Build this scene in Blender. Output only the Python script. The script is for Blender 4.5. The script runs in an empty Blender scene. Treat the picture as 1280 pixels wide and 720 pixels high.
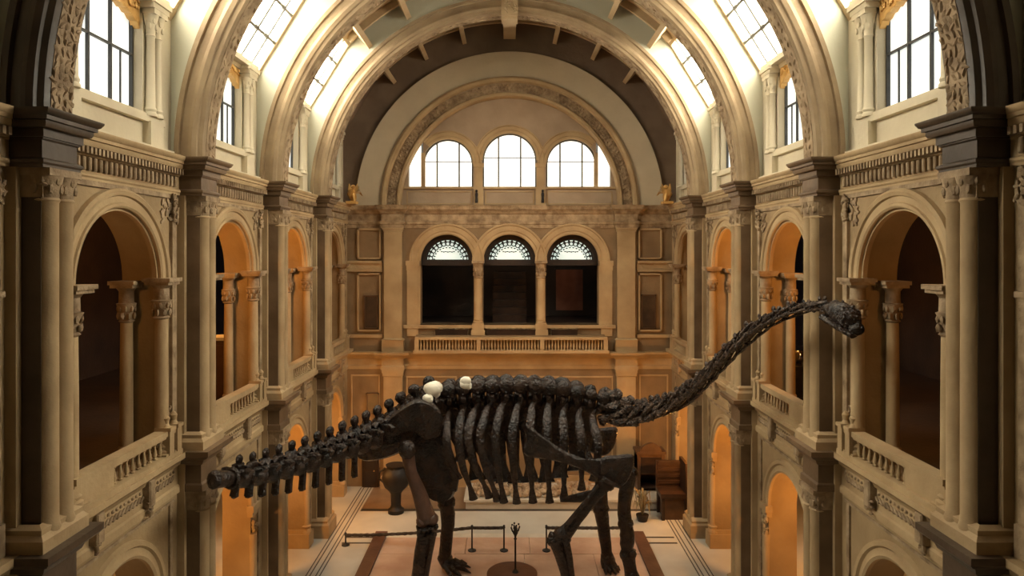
import bpy, bmesh, math, random
from mathutils import Vector, Matrix
random.seed(11)
PI = math.pi
U = 0.034                      # one unit = 34 mm; eye level is z = 0 in units
F = 853.333
D = 853.333                    # distance to the end wall
BAY = D / 6
FLOOR, GAL, SPR = -294.0, -121.0, 57.0
sc = bpy.context.scene
col = sc.collection

def W(p):
    return Vector((p[0]*U, p[1]*U, 10 + p[2]*U))
def P(px, py, d):              # photograph pixel + depth fraction -> units
    return Vector(((px-637)*d, F*d, (314-py)*d))

# ------------------------------------------------------------------ materials
def mat(name, c1, c2=None, scale=2.0, rough=.7, bump=.0, bscale=None, metal=0.0, detail=5, spec=.4, dist=.04):
    m = bpy.data.materials.new(name); m.use_nodes = True
    nt = m.node_tree; b = nt.nodes['Principled BSDF']
    b.inputs['Roughness'].default_value = rough
    b.inputs['Metallic'].default_value = metal
    b.inputs['Specular IOR Level'].default_value = spec
    if c2 is None:
        b.inputs['Base Color'].default_value = (*c1, 1)
    geo = nt.nodes.new('ShaderNodeNewGeometry')
    if c2 is not None:
        n = nt.nodes.new('ShaderNodeTexNoise'); n.inputs['Scale'].default_value = scale; n.inputs['Detail'].default_value = detail
        nt.links.new(geo.outputs['Position'], n.inputs['Vector'])
        r = nt.nodes.new('ShaderNodeValToRGB')
        r.color_ramp.elements[0].position = .32; r.color_ramp.elements[1].position = .68
        r.color_ramp.elements[0].color = (*c1, 1); r.color_ramp.elements[1].color = (*c2, 1)
        nt.links.new(n.outputs['Fac'], r.inputs['Fac']); nt.links.new(r.outputs['Color'], b.inputs['Base Color'])
    if bump:
        n2 = nt.nodes.new('ShaderNodeTexNoise'); n2.inputs['Scale'].default_value = bscale or scale*6; n2.inputs['Detail'].default_value = 6
        nt.links.new(geo.outputs['Position'], n2.inputs['Vector'])
        bp = nt.nodes.new('ShaderNodeBump'); bp.inputs['Strength'].default_value = bump; bp.inputs['Distance'].default_value = dist
        nt.links.new(n2.outputs['Fac'], bp.inputs['Height']); nt.links.new(bp.outputs['Normal'], b.inputs['Normal'])
    return m
def glow(name, c, strength):
    m = bpy.data.materials.new(name); m.use_nodes = True
    nt = m.node_tree; b = nt.nodes['Principled BSDF']
    b.inputs['Base Color'].default_value = (.8, .8, .8, 1)
    b.inputs['Emission Color'].default_value = (*c, 1); b.inputs['Emission Strength'].default_value = strength
    return m
def glow_clouded(name, c1, c2, strength, scale=.6):
    m = glow(name, c1, strength); nt = m.node_tree; b = nt.nodes['Principled BSDF']
    geo = nt.nodes.new('ShaderNodeNewGeometry'); n = nt.nodes.new('ShaderNodeTexNoise')
    n.inputs['Scale'].default_value = scale; n.inputs['Detail'].default_value = 6
    nt.links.new(geo.outputs['Position'], n.inputs['Vector'])
    r = nt.nodes.new('ShaderNodeValToRGB'); r.color_ramp.elements[0].position = .35; r.color_ramp.elements[1].position = .6
    r.color_ramp.elements[0].color = (*c2, 1); r.color_ramp.elements[1].color = (*c1, 1)
    nt.links.new(n.outputs['Fac'], r.inputs['Fac']); nt.links.new(r.outputs['Color'], b.inputs['Emission Color'])
    return m

STONE = mat('stone', (.37,.25,.128), (.52,.375,.205), .9, .75, .35, 9)
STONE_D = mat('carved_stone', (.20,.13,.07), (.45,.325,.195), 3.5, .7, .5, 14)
PIER = mat('pier_stone', (.36,.245,.128), (.50,.36,.20), 1.1, .7, .3, 8)
SHADE_DK = mat('painted_shade_dark', (.05,.034,.022), (.10,.07,.047), 1.3, .35, .15, 8)  # shade on the nearest piers and arches, put into the stone colour
SHADE_BR = mat('painted_shade_brown', (.115,.07,.037), (.20,.128,.072), 1.2, .45, .2, 8)  # browner painted shade for the piers farther down the hall
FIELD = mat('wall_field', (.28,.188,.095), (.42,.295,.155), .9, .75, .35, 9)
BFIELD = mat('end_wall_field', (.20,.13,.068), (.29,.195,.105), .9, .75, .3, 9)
ARCHM = mat('arch_stone', (.235,.16,.09), (.36,.26,.15), 1.3, .7, .3, 9)
CREAM = mat('cream_stone', (.56,.48,.34), (.66,.58,.42), .8, .75, .15, 10)
PLASTER = mat('plaster', (.50,.485,.375), (.57,.555,.435), .5, .85, .1, 12)
WARMPL = mat('warm_plaster', (.50,.31,.13), (.62,.40,.17), .7, .8, .25, 8)
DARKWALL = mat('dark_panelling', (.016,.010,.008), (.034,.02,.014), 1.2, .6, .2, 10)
BROWNWALL = mat('brown_boarding', (.15,.10,.066), (.21,.145,.095), 1.0, .7, .2, 10)
TIMBER = mat('roof_timber', (.42,.28,.15), (.54,.38,.22), 1.2, .6, .25, 12)
BEAM = mat('beam_timber', (.42,.30,.17), (.52,.39,.23), 1.5, .6, .2, 12)
GOLD = mat('gilding', (.62,.34,.09), (.75,.46,.16), 4, .4, .4, 16, metal=.35)
FLOORM = mat('floor_marble', (.50,.48,.42), (.60,.58,.51), .8, .3, .03, 5)
INLAY = mat('floor_inlay', (.03,.024,.02), (.06,.05,.04), 2, .35)
DECK = mat('deck_stone', (.50,.30,.20), (.66,.46,.33), 1.1, .5, .25, 9)
CURB = mat('curb_timber', (.10,.045,.028), (.16,.075,.045), 2, .4, .2, 10)
BONE = mat('dark_bone', (.005,.0038,.0035), (.034,.018,.011), 3.2, .22, .9, 13, spec=.45, dist=.07)
BONEM = mat('mottled_bone', (.003,.0025,.0025), (.13,.085,.06), 11, .26, 1.0, 16, spec=.45, detail=2, dist=.09)
BONEHL = mat('painted_bone_highlight', (.75,.68,.54), (.85,.80,.68), 2, .4, .2, 11)  # pale colour paints a blown-out highlight onto the bones
IRON = mat('dark_iron', (.012,.011,.011), (.03,.026,.022), 6, .5, .1, 14)
LEADM = mat('window_bar', (.035,.035,.035), (.06,.058,.052), 4, .5)
BARS = mat('skylight_bar', (.10,.095,.085), (.16,.15,.13), 4, .5)
WOOD = mat('dark_wood', (.018,.0095,.0065), (.04,.02,.012), 3, .4, .2, 12)
MIDWOOD = mat('mid_wood', (.075,.037,.018), (.12,.062,.03), 3, .45, .2, 12)
PICT = mat('dark_canvas', (.035,.022,.016), (.085,.05,.03), 2.2, .4)
BRONZE = mat('bronze', (.008,.006,.005), (.018,.012,.009), 4, .55, .2, 14)
PALE = mat('pale_stone', (.55,.50,.41), (.66,.61,.51), 2, .6, .15, 12)
ROPEM = mat('rope_cord', (.035,.025,.018), (.09,.065,.045), 8, .8, .4, 30)
STRAW = mat('dry_leaf', (.16,.12,.06), (.30,.23,.12), 6, .7)
PEB = mat('rubble', (.22,.14,.08), (.55,.42,.28), 5, .8, .3, 20)
SILVER = mat('polished_metal', (.75,.75,.75), None, rough=.12, metal=1.0)
SKYG = glow('skylight_glass', (1.0,.935,.76), 16.0)
ENDG = glow('end_window_glass', (1.0,.96,.84), 1.15)
SIDEG = glow_clouded('clerestory_glass', (.97,1.0,.96), (.50,.56,.54), .55)
LUNG = glow_clouded('lunette_glass', (.80,.95,.85), (.60,.78,.70), .5, 1.5)
BULB = glow('lamp_globe', (1.0,.55,.18), 4.0)

# ------------------------------------------------------------------ mesh helper
_t = (1+5**.5)/2
def _ico(sub):
    bm = bmesh.new(); bmesh.ops.create_icosphere(bm, subdivisions=sub, radius=1)
    bm.verts.index_update()
    v = [tuple(x.co) for x in bm.verts]; f = [tuple(x.index for x in y.verts) for y in bm.faces]; bm.free()
    return v, f
ICO = {1: _ico(1), 2: _ico(2), 3: _ico(3)}
ORG = {}

def Lmap(s, X=203.0):
    return lambda a, b, t: (s*(X-t), a, b)
def Bmap(a, b, t): return (a, D-t, b)
def Imap(a, b, t): return (a, t, b)       # plan coordinates: a = x, t = y, b = z

class MB:
    def __init__(s, M=Imap): s.v = []; s.f = []; s.M = M
    def add(s, vs, fs):
        o = len(s.v); s.v += [s.M(*p) for p in vs]; s.f += [tuple(i+o for i in f) for f in fs]
    def addw(s, vs, fs):
        o = len(s.v); s.v += [tuple(p) for p in vs]; s.f += [tuple(i+o for i in f) for f in fs]
    def box(s, a0, a1, b0, b1, t0, t1):
        s.add([(a0,b0,t0),(a1,b0,t0),(a1,b1,t0),(a0,b1,t0),(a0,b0,t1),(a1,b0,t1),(a1,b1,t1),(a0,b1,t1)],
              [(0,3,2,1),(4,5,6,7),(0,1,5,4),(1,2,6,5),(2,3,7,6),(3,0,4,7)])
    def bbox(s, a0, a1, b0, b1, t0, t1, c=.5):      # chamfered towards t1
        s.add([(a0,b0,t0),(a1,b0,t0),(a1,b1,t0),(a0,b1,t0),(a0,b0,t1-c),(a1,b0,t1-c),(a1,b1,t1-c),(a0,b1,t1-c),
               (a0+c,b0+c,t1),(a1-c,b0+c,t1),(a1-c,b1-c,t1),(a0+c,b1-c,t1)],
              [(0,3,2,1),(0,1,5,4),(1,2,6,5),(2,3,7,6),(3,0,4,7),(4,5,9,8),(5,6,10,9),(6,7,11,10),(7,4,8,11),(8,9,10,11)])
    def lathe(s, a, t, prof, n=14, a0=0, a1=2*PI):
        full = abs(a1-a0-2*PI) < 1e-6
        m = n if full else n+1
        vs = []; fs = []
        for r, b in prof:
            for i in range(m):
                q = a0+(a1-a0)*i/n
                vs.append((a+r*math.cos(q), b, t+r*math.sin(q)))
        for j in range(len(prof)-1):
            for i in range(n):
                k = (i+1) % m
                fs.append((j*m+i, j*m+k, (j+1)*m+k, (j+1)*m+i))
        if full:
            fs.append(tuple(range(m))[::-1]); fs.append(tuple((len(prof)-1)*m+i for i in range(m)))
        s.add(vs, fs)
    def prism(s, poly, t0, t1):
        n = len(poly)
        s.add([(a,b,t0) for a,b in poly]+[(a,b,t1) for a,b in poly],
              [tuple(range(n))[::-1], tuple(range(n,2*n))]+[(i,(i+1)%n,n+(i+1)%n,n+i) for i in range(n)])
    def plan_sweep(s, path, prof):                # path [(a,t)], prof [(out,b)] ; out = left normal of the path
        n = len(path); offs = []
        def nrm(p, q):
            dx, dy = q[0]-p[0], q[1]-p[1]; l = math.hypot(dx, dy); return (-dy/l, dx/l)
        for i in range(n):
            if i == 0: o = nrm(path[0], path[1])
            elif i == n-1: o = nrm(path[-2], path[-1])
            else:
                n1 = nrm(path[i-1], path[i]); n2 = nrm(path[i], path[i+1])
                k = 1+n1[0]*n2[0]+n1[1]*n2[1]
                o = ((n1[0]+n2[0])/k, (n1[1]+n2[1])/k)
            offs.append(o)
        m = len(prof); vs = []; fs = []
        for (a,t),(ox,oy) in zip(path, offs):
            for o, b in prof: vs.append((a+ox*o, b, t+oy*o))
        for i in range(n-1):
            for j in range(m-1):
                fs.append((i*m+j, (i+1)*m+j, (i+1)*m+j+1, i*m+j+1))
        fs.append(tuple(range(m))); fs.append(tuple((n-1)*m+j for j in range(m))[::-1])
        s.add(vs, fs)
    def arch(s, prof, ac, bc, a0=0, a1=PI, n=36, legs=None):   # prof [(r,t)] closed loop swept round (ac,bc); legs -> straight down to b
        m = len(prof); rows = []
        if legs is not None: rows.append([(ac+r, legs, t) for r, t in prof])
        for i in range(n+1):
            q = a0+(a1-a0)*i/n
            rows.append([(ac+r*math.cos(q), bc+r*math.sin(q), t) for r, t in prof])
        if legs is not None: rows.append([(ac-r, legs, t) for r, t in prof])
        vs = [p for r in rows for p in r]; fs = []
        for i in range(len(rows)-1):
            for j in range(m):
                k = (j+1) % m
                fs.append((i*m+j, (i+1)*m+j, (i+1)*m+k, i*m+k))
        fs.append(tuple(range(m))); fs.append(tuple((len(rows)-1)*m+j for j in range(m))[::-1])
        s.add(vs, fs)
    def arch_cell(s, a0, a1, b0, b1, ac, r, bs, t, th, n=32):  # wall piece with an arched opening down to b0
        q0 = math.atan2(b1-bs, a1-ac); q1 = PI-math.atan2(b1-bs, ac-a0)
        qs = sorted(set([PI*i/n for i in range(n+1)]+[q0, q1]))
        inn = [(ac+r, b0)]+[(ac+r*math.cos(q), bs+r*math.sin(q)) for q in qs]+[(ac-r, b0)]
        out = [(a1, b0)]
        for q in qs:
            c, sn = math.cos(q), math.sin(q)
            if q <= q0+1e-9: k = (a1-ac)/c
            elif q >= q1-1e-9: k = (a0-ac)/c
            else: k = (b1-bs)/sn
            out.append((ac+k*c, bs+k*sn))
        out.append((a0, b0))
        N = len(inn); vs = []
        for tt in (t, t-th):
            vs += [(a,b,tt) for a,b in inn]+[(a,b,tt) for a,b in out]
        fs = []
        for i in range(N-1):
            fs += [(i,i+1,N+i+1,N+i), (2*N+i,3*N+i,3*N+i+1,2*N+i+1), (i,2*N+i,2*N+i+1,i+1), (N+i,N+i+1,3*N+i+1,3*N+i)]
        fs += [(0,N,3*N,2*N), (N-1,3*N-1,4*N-1,2*N-1)]
        s.add(vs, fs)
    def blob(s, c, r, ax=None, sub=1, jit=0.0):     # ellipsoid in mapped coordinates: c=(a,b,t)
        v, f = ICO[sub]; vs = []
        for x, y, z in v:
            k = 1+random.uniform(-jit, jit)
            p = Vector((x*r[0]*k, y*r[1]*k, z*r[2]*k))
            if ax is not None: p = ax @ p
            vs.append((c[0]+p[0], c[1]+p[1], c[2]+p[2]))
        s.add(vs, f)
    def blobw(s, c, r, fr, sub=1, jit=0.0):         # ellipsoid in world units with frame fr=(x,y,z)
        v, f = ICO[sub]; vs = []
        for x, y, z in v:
            k = 1+random.uniform(-jit, jit)
            vs.append(c+fr[0]*(x*r[0]*k)+fr[1]*(y*r[1]*k)+fr[2]*(z*r[2]*k))
        s.addw(vs, f)
    def tube(s, pts, rad, n=8, ref=(0,0,1), jit=0.0):   # world units; rad scalars or (r_side, r_up)
        pts = [Vector(p) for p in pts]; ref = Vector(ref); vs = []; fs = []
        for i, p in enumerate(pts):
            T = (pts[min(i+1,len(pts)-1)]-pts[max(i-1,0)]).normalized()
            sd = T.cross(ref)
            if sd.length < 1e-3: sd = T.cross(Vector((1,.1,0)))
            sd.normalize(); up = sd.cross(T)
            ra = rad[i]; ra = ra if isinstance(ra, (tuple, list)) else (ra, ra)
            for k in range(n):
                q = 2*PI*k/n; j = 1+random.uniform(-jit, jit)
                vs.append(p+sd*(ra[0]*math.cos(q)*j)+up*(ra[1]*math.sin(q)*j))
        for i in range(len(pts)-1):
            for k in range(n):
                l = (k+1) % n
                fs.append((i*n+k, i*n+l, (i+1)*n+l, (i+1)*n+k))
        fs.append(tuple(range(n))[::-1]); fs.append(tuple((len(pts)-1)*n+k for k in range(n)))
        s.addw(vs, fs)
    def leaf_patch(s, a0, a1, b0, b1, t, n, size=1.6, dep=1.2):
        for _ in range(n):
            q = random.uniform(0, PI)
            R = Matrix.Rotation(q, 3, 'Z')
            s.blob((random.uniform(a0,a1), random.uniform(b0,b1), t), (size*random.uniform(.7,1.3), size*.45, dep), R, 1)
    def build(s, name, m, parent=None, sharp=38, origin=None, sub=0):
        me = bpy.data.meshes.new(name)
        wv = [W(p) for p in s.v]
        if parent is not None: org = ORG[parent.name]
        elif origin is not None: org = W(origin)
        else:
            xs = [p.x for p in wv]; ys = [p.y for p in wv]; zs = [p.z for p in wv]
            org = Vector(((min(xs)+max(xs))/2, (min(ys)+max(ys))/2, min(zs)))
        me.from_pydata([tuple(p-org) for p in wv], [], s.f)
        bm = bmesh.new(); bm.from_mesh(me)
        bmesh.ops.recalc_face_normals(bm, faces=bm.faces)
        lim = math.radians(sharp)
        for fc in bm.faces: fc.smooth = True
        for e in bm.edges:
            if len(e.link_faces) == 2 and e.calc_face_angle(0) > lim: e.smooth = False
        bm.to_mesh(me); bm.free()
        me.materials.append(m)
        o = bpy.data.objects.new(name, me); col.objects.link(o)
        if parent is not None: o.parent = parent
        else: o.location = org
        ORG[o.name] = org
        if sub:
            md = o.modifiers.new('smooth', 'SUBSURF'); md.levels = sub; md.render_levels = sub
        return o

def tag(o, label=None, cat=None, group=None, kind=None):
    if label: o['label'] = label
    if cat: o['category'] = cat
    if group: o['group'] = group
    if kind: o['kind'] = kind
    return o
def empty(name, p):
    o = bpy.data.objects.new(name, None); col.objects.link(o); o.location = W(p); o.empty_display_size = .2
    ORG[o.name] = W(p); return o
def copy_tree(o, delta=None, parent=None):
    c = o.copy(); col.objects.link(c)
    if parent is not None: c.parent = parent
    elif delta is not None: c.location = o.location+Vector(delta)*U
    ORG[c.name] = ORG[o.name]
    for ch in [x for x in bpy.data.objects if x.parent == o]: copy_tree(ch, None, c)
    return c
def struct(o): o['kind'] = 'structure'; return o
SIDES = ((-1, 'left', 'tail'), (1, 'right', 'head'))
KEND = 6
YC = [k*BAY+BAY/2 for k in range(6)]
YP = [k*BAY for k in range(7)]

# ------------------------------------------------------------------ floor
m = MB(); m.box(-420, 420, FLOOR-8, FLOOR, -60, D+130)
floor = struct(m.build('floor', FLOORM))
m = MB()
for s in (-1, 1):
    for x, w in ((172,1.1),(175.5,1.1),(181,1.1),(184.5,1.1)):
        m.box(s*x-w/2, s*x+w/2, FLOOR-.5, FLOOR+.12, -50, D-4)
for y, w in ((.806*D,1.5),(.822*D,1.5),(.909*D,3.5),(.62*D,1.5)):
    m.box(-169, 169, FLOOR-.5, FLOOR+.1, y-w, y+w)
m.build('inlay_band', INLAY, floor)
m = MB(); m.box(-169, 169, FLOOR-.5, FLOOR+.06, .912*D, D-2)
m.build('brown_inlay_field', mat('floor_brown', (.22,.14,.08), (.30,.20,.12), 1.5, .4), floor)

# ------------------------------------------------------------------ side walls, cornices, balustrades
UPPER = [(-6,34),(1.6,34),(1.6,35.2),(2.4,36),(2.4,37),(.6,38),(.6,45),(1.6,45.6),(1.6,46.2),(2.4,46.2),(2.4,49.6),(4.6,49.8),(5.2,51),(5.2,52.4),(6.4,52.6),(6.4,54.2),(7.2,54.6),(8.2,56.2),(8.2,57),(-6,57)]
LOWER = [(-2,-147),(1.6,-147),(1.6,-143),(.5,-142),(.5,-131),(2,-130),(3,-127.5),(6.5,-125.5),(8,-124),(8,-121),(-2,-121)]
def side_path(y0, y1, pr, hw): return [(y0, 0), (y1, 0)]
for s, side, who in SIDES:
    M = Lmap(s)
    w = MB(M)
    w.box(-60, YP[1]-14, FLOOR, SPR, -22, 0)
    for k in range(1, 6):
        a0, a1, yc = YP[k], YP[k+1], YC[k]
        if k == 1: a0 = YP[1]-14
        w.arch_cell(a0, a1, FLOOR, -146, yc, 37, -199, 0, 22)
        w.box(a0, a1, -146, GAL, -22, 0)
        w.arch_cell(a0, a1, GAL, 34, yc, 41, -16.5, 0, 22)
        w.box(a0, a1, 34, SPR, -22, 0)
    cw = MB(M)                       # clerestory wall with window openings
    cw.box(-60, YP[2], SPR, 148, -16, -5)
    for k in range(2, 6):
        a0, a1, yc = YP[k], YP[k+1], YC[k]
        cw.box(a0, a1, SPR, 77, -16, -5); cw.box(a0, a1, 141, 148, -16, -5)
        cw.box(a0, yc-31, 77, 141, -16, -5); cw.box(yc+31, a1, 77, 141, -16, -5)
    wall = struct(w.build('wall_'+side, FIELD))
    cw.build('clerestory_wall', CREAM, wall)
    # mouldings of the wall, bay by bay
    for k in range(1, 6):
        yc = YC[k]
        g = MB(M)
        g.arch([(39,-.5),(39,1.6),(40,2.4),(41.5,2.4),(42,1.4),(45,1.4),(45.6,2.6),(47.5,3.2),(49,2.2),(49.6,-.5)], yc, -16.5, n=40)
        g.arch([(37.6,-3),(37.6,-.3),(39.4,-.3),(39.4,-3)], yc, -16.5, n=40)
        struct(g.build('gallery_archivolt', STONE, wall))
        g = MB(M)
        g.arch([(35.5,-1),(35.5,1.2),(37,2),(38.5,1),(41,1),(42,2.4),(44.5,2.4),(45.5,-1)], yc, -199, n=36)
        for q in (-1, 1):
            g.box(yc+q*41-6.5, yc+q*41+6.5, -204, -199, -2, 3.5); g.box(yc+q*41-5.5, yc+q*41+5.5, -208, -204, -2, 2.2)
            g.leaf_patch(yc+q*41-4.5, yc+q*41+4.5, -222, -208, 1.5, 14, 2.4, 1.4)
            g.lathe(yc+q*40, .5, [(3.4,-222),(3.2,-268),(3.4,-272),(5,-273),(4,-275.5),(5.6,-278),(5.6,-280)], 12)
            g.box(yc+q*42-8, yc+q*42+8, FLOOR, -280, -22.5, 5); g.box(yc+q*42-6.6, yc+q*42+6.6, -280, -276, -22.5, 2.5)
        g.build('arcade_archivolt', STONE, wall)
        g = MB(M)                                  # carved spandrels, capital blocks on the pilaster strips, wall mouldings
        for q in (-1, 1):
            g.leaf_patch(yc+q*45-6+q*3, yc+q*45+6+q*3, 16, 31, .4, 26, 2.6, .9)
            g.leaf_patch(yc+q*54-3, yc+q*54+3, 18, 33, 2.5, 22, 2.2, 1.2)
            g.box(yc+q*54-2.5, yc+q*54+2.5, -110, 18, -1, 2); g.box(yc+q*54-3.5, yc+q*54+3.5, -121, -108, -1, 3)
            g.leaf_patch(yc+q*50-2, yc+q*50+2, -112, -92, .8, 12, 1.8, .9)
            g.box(yc+q*52-1.6, yc+q*52+1.6, -275, -150, -1, 1.2)
        g.box(yc-57, yc+57, 31.5, 34, -.5, 1.4); g.box(yc-57, yc+57, -151, -149.5, -.5, 1)
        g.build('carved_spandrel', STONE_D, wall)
        g = MB(M)                                  # frieze ornament and dentils
        a = yc-56
        while a < yc+56:
            g.bbox(a, a+2.1, 38.6, 45, 0, 2.6, .5); g.blob((a+3.3, 40.5, .8), (.9,1.6,.7)); a += 4.4
        a = yc-57
        while a < yc+57:
            g.box(a, a+1.7, 46, 49.2, 1, 6.2); a += 3.2
        g.build('dentil_course', STONE_D, wall)
        g = MB(M)
        a = yc-54; i = 0
        while a < yc+54:
            R = Matrix.Rotation(math.radians(38), 3, 'Z')
            g.blob((a, -136.5, .6), (3.1,1.15,1.3), R, 1); g.blob((a+1.9, -133, .6), (1.1,1.1,1.0)); a += 3.7
        for aa in (yc-24, yc+24):
            g.bbox(aa-3, aa+3, -142, -127, 0, 5, .8); g.leaf_patch(aa-3, aa+3, -146, -138, 3.5, 8, 2, 1.3)
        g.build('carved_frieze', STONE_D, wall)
        # clerestory dressings: pedestal, pairs of colonnettes, entablature
        if k == 1: continue
        g = MB(M)
        g.box(yc-56, yc+56, 57, 60, -5, 1); g.box(yc-50, yc+50, 73.5, 77, -12, -1.5); g.box(yc-33, yc+33, 76, 78.6, -12, -2.6)
        for q in (-1, 1):
            for da in (35, 42):
                a = yc+q*da
                g.box(a-3.6, a+3.6, 60, 74, -5, -.2)
                g.lathe(a, -2.4, [(3.6,77),(3.6,78.5),(2.9,79.5),(3.3,81),(2.6,82.5),(2.4,100),(2.25,122),(2.9,123),(2.4,124),(2.6,127),(3.9,133),(4.4,135)], 12)
                g.box(a-4, a+4, 135, 138, -6, 2)
                for i in range(9):
                    qq = 2*PI*i/9
                    g.blob((a+3*math.cos(qq), 128+(i % 2)*3.4, -2.4+3*math.sin(qq)), (1.2,2.2,1.1))
            g.box(yc+q*38.5-9, yc+q*38.5+9, 138, 141, -6, 2.2); g.box(yc+q*38.5-10, yc+q*38.5+10, 141, 144, -6, 3.4)
        g.box(yc-50, yc+50, 143.5, 148, -7, 1.5)
        g.build('clerestory_colonnettes', CREAM, wall)
        g = MB(M)                                  # gilded scalloped head of the window
        pts = [(yc-31,141)]; n = 24
        for i in range(n+1):
            x = -31+62*i/n
            pts.append((yc+x, 124+10.5*math.sqrt(max(0, 1-(x/31.5)**2))+(1.0 if i % 2 else 0)))
        pts.append((yc+31,141))
        g.prism(pts, -11, -6.5)
        g.leaf_patch(yc-30, yc+30, 136, 141, -6, 46, 2.0, .9)
        g.build('gilded_window_head', GOLD, wall)
    m = MB(M); m.plan_sweep(side_path(-60, D, 13, 13), UPPER)
    struct(m.build('trim_%d' % (1 if s < 0 else 2), STONE))
    m = MB(M); m.plan_sweep(side_path(-60, D, 14, 14), LOWER)
    struct(m.build('trim_%d' % (3 if s < 0 else 4), STONE))
    # aisle shell
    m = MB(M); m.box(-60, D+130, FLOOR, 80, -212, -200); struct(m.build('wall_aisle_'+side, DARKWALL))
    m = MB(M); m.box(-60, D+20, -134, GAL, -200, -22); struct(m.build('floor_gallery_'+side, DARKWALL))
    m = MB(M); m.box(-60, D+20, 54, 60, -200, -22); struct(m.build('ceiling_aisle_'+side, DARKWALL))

# ------------------------------------------------------------------ clerestory windows
wn = 0
for s, side, who in SIDES:
    for k in range(2, 6):
        M = Lmap(s); yc = YC[k]; wn += 1
        m = MB(M)
        m.box(yc-31, yc-29.8, 77, 141, -12, -10); m.box(yc+29.8, yc+31, 77, 141, -12, -10)
        m.box(yc-31, yc+31, 77, 79.2, -12, -8.5); m.box(yc-31, yc+31, 139, 141, -12, -8.5)
        win = struct(m.build('window_%d' % wn, LEADM))
        m = MB(M)
        for a in (-9.8, 9.8): m.box(yc+a-.65, yc+a+.65, 79, 139, -11.6, -10)
        m.box(yc-29.6, yc+29.6, 110.4, 111.6, -11.5, -10.1)
        for a in (-19.5, 19.5): m.box(yc+a-.25, yc+a+.25, 79, 111, -11.4, -10.4)
        m.build('mullion', LEADM, win)
        m = MB(M); m.box(yc-30, yc+30, 78, 140, -13, -12); m.build('pane', SIDEG, win)

# ------------------------------------------------------------------ piers
def make_pier(s, k, core):
    M = Lmap(s); y = YP[k]
    r = struct(empty('pier', (s*198, y, FLOOR)))
    m = MB(M)
    m.box(y-10, y+14, FLOOR, 34, -1, 4.5); m.build('pilaster_strip', PIER, r)
    m = MB(M); m.box(y-7, y+11.5, FLOOR, 34, 0, 12.5); m.build('shaft', core, r)  # core colour has the shade of the pier flanks painted in
    for lo, hi in ((-121, 34), (FLOOR, -147)):
        for q in (-1, 1):
            m = MB(M); a = y+2.3+q*4.6
            m.lathe(a, 11.6, [(5.6,lo),(5.6,lo+4),(4.8,lo+5),(5.4,lo+7),(4.7,lo+9),(4.5,lo+12),(4.4,hi-14),(5.1,hi-13),(4.5,hi-12)], 18)
            m.build('colonnette', PIER, r)
        m = MB(M)
        m.box(y-8, y+12.6, hi-3, hi, 0, 16.8); m.box(y-7.4, y+12, hi-12, hi-3, 0, 13.4)
        for q in (-1, 1):
            m.lathe(y+2.3+q*4.6, 11.6, [(4.5,hi-12),(5,hi-8),(6.2,hi-3)], 14)
            for i in range(11):
                qq = 2*PI*i/11
                m.blob((y+2.3+q*4.6+5*math.cos(qq), hi-8.4+(i % 2)*3.4, 11.6+5*math.sin(qq)), (1.4,2.4,1.4))
        m.leaf_patch(y-7, y+12, hi-11, hi-3, 13.8, 18, 2, 1.4)
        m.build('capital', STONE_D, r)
        m = MB(M)
        m.plan_sweep([(y-9.5,0),(y-9.5,14),(y+14,14),(y+14,0)], [(-1,lo),(3.2,lo),(3.2,lo+5),(1.6,lo+7),(1.6,lo+9),(-1,lo+10.5)] if lo > -200
                     else [(-1,lo),(4,lo),(4,lo+13),(2.2,lo+15),(2.6,lo+17),(1,lo+19),(-1,lo+20)])
        m.build('base', PIER, r)
    for nm, pf in (('entablature_block', UPPER), ('cornice_block', LOWER)):
        m = MB(M); m.plan_sweep([(y-8,-1),(y-8,13.5),(y+13,13.5),(y+13,-1)], [(max(o,-1),b) for o, b in pf])
        m.box(y-8.15, y+13.15, pf[0][1]+.1, pf[-1][1]-.1, -1, 13.62)
        m.build(nm, core, r)  # same painted shade carried up over the cornices
    return r
for s, side, who in SIDES:
    p = make_pier(s, 1, SHADE_DK); copy_tree(p, (0, BAY, 0))
    p = make_pier(s, 3, SHADE_BR)
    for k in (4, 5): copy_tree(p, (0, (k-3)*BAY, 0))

# ------------------------------------------------------------------ gallery columns
def make_column(s, a, t, k, r, zt, zb, name):
    M = Lmap(s); e = struct(empty(name, (s*(203-t), a, zb)))
    m = MB(M); m.box(a-r*1.5, a+r*1.5, zb, zb+4, t-r*1.5, t+r*1.5)
    m.lathe(a, t, [(r*1.45,zb+4),(r*1.45,zb+5.5),(r*1.1,zb+6.5),(r*1.3,zb+8),(r*1.05,zb+9.5)], 14); m.build('base', STONE, e)
    m = MB(M); m.lathe(a, t, [(r,zb+9.5),(r*.97,(zb+zt)/2),(r*.9,zt-24)], 14); m.build('shaft', STONE, e)
    m = MB(M)
    m.lathe(a, t, [(r*.9,zt-24),(r*1.2,zt-23),(r*.95,zt-22),(r*1.05,zt-17),(r*1.5,zt-13),(r*1.15,zt-12.5),(r*1.1,zt-6),(r*1.5,zt-4)], 14)
    for row in range(2):
        for i in range(8):
            q = 2*PI*(i+.5*row)/8
            m.blob((a+r*1.2*math.cos(q), zt-20+row*4.2, t+r*1.2*math.sin(q)), (1.15,2.3,1.15), None, 1, .15)
    m.box(a-r*1.75, a+r*1.75, zt-4, zt-2.2, t-r*1.7, t+r*1.9); m.box(a-r*2, a+r*2, zt-2.2, zt, t-r*1.9, t+r*2.2)
    m.build('capital', STONE_D, e)
    return e
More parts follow.
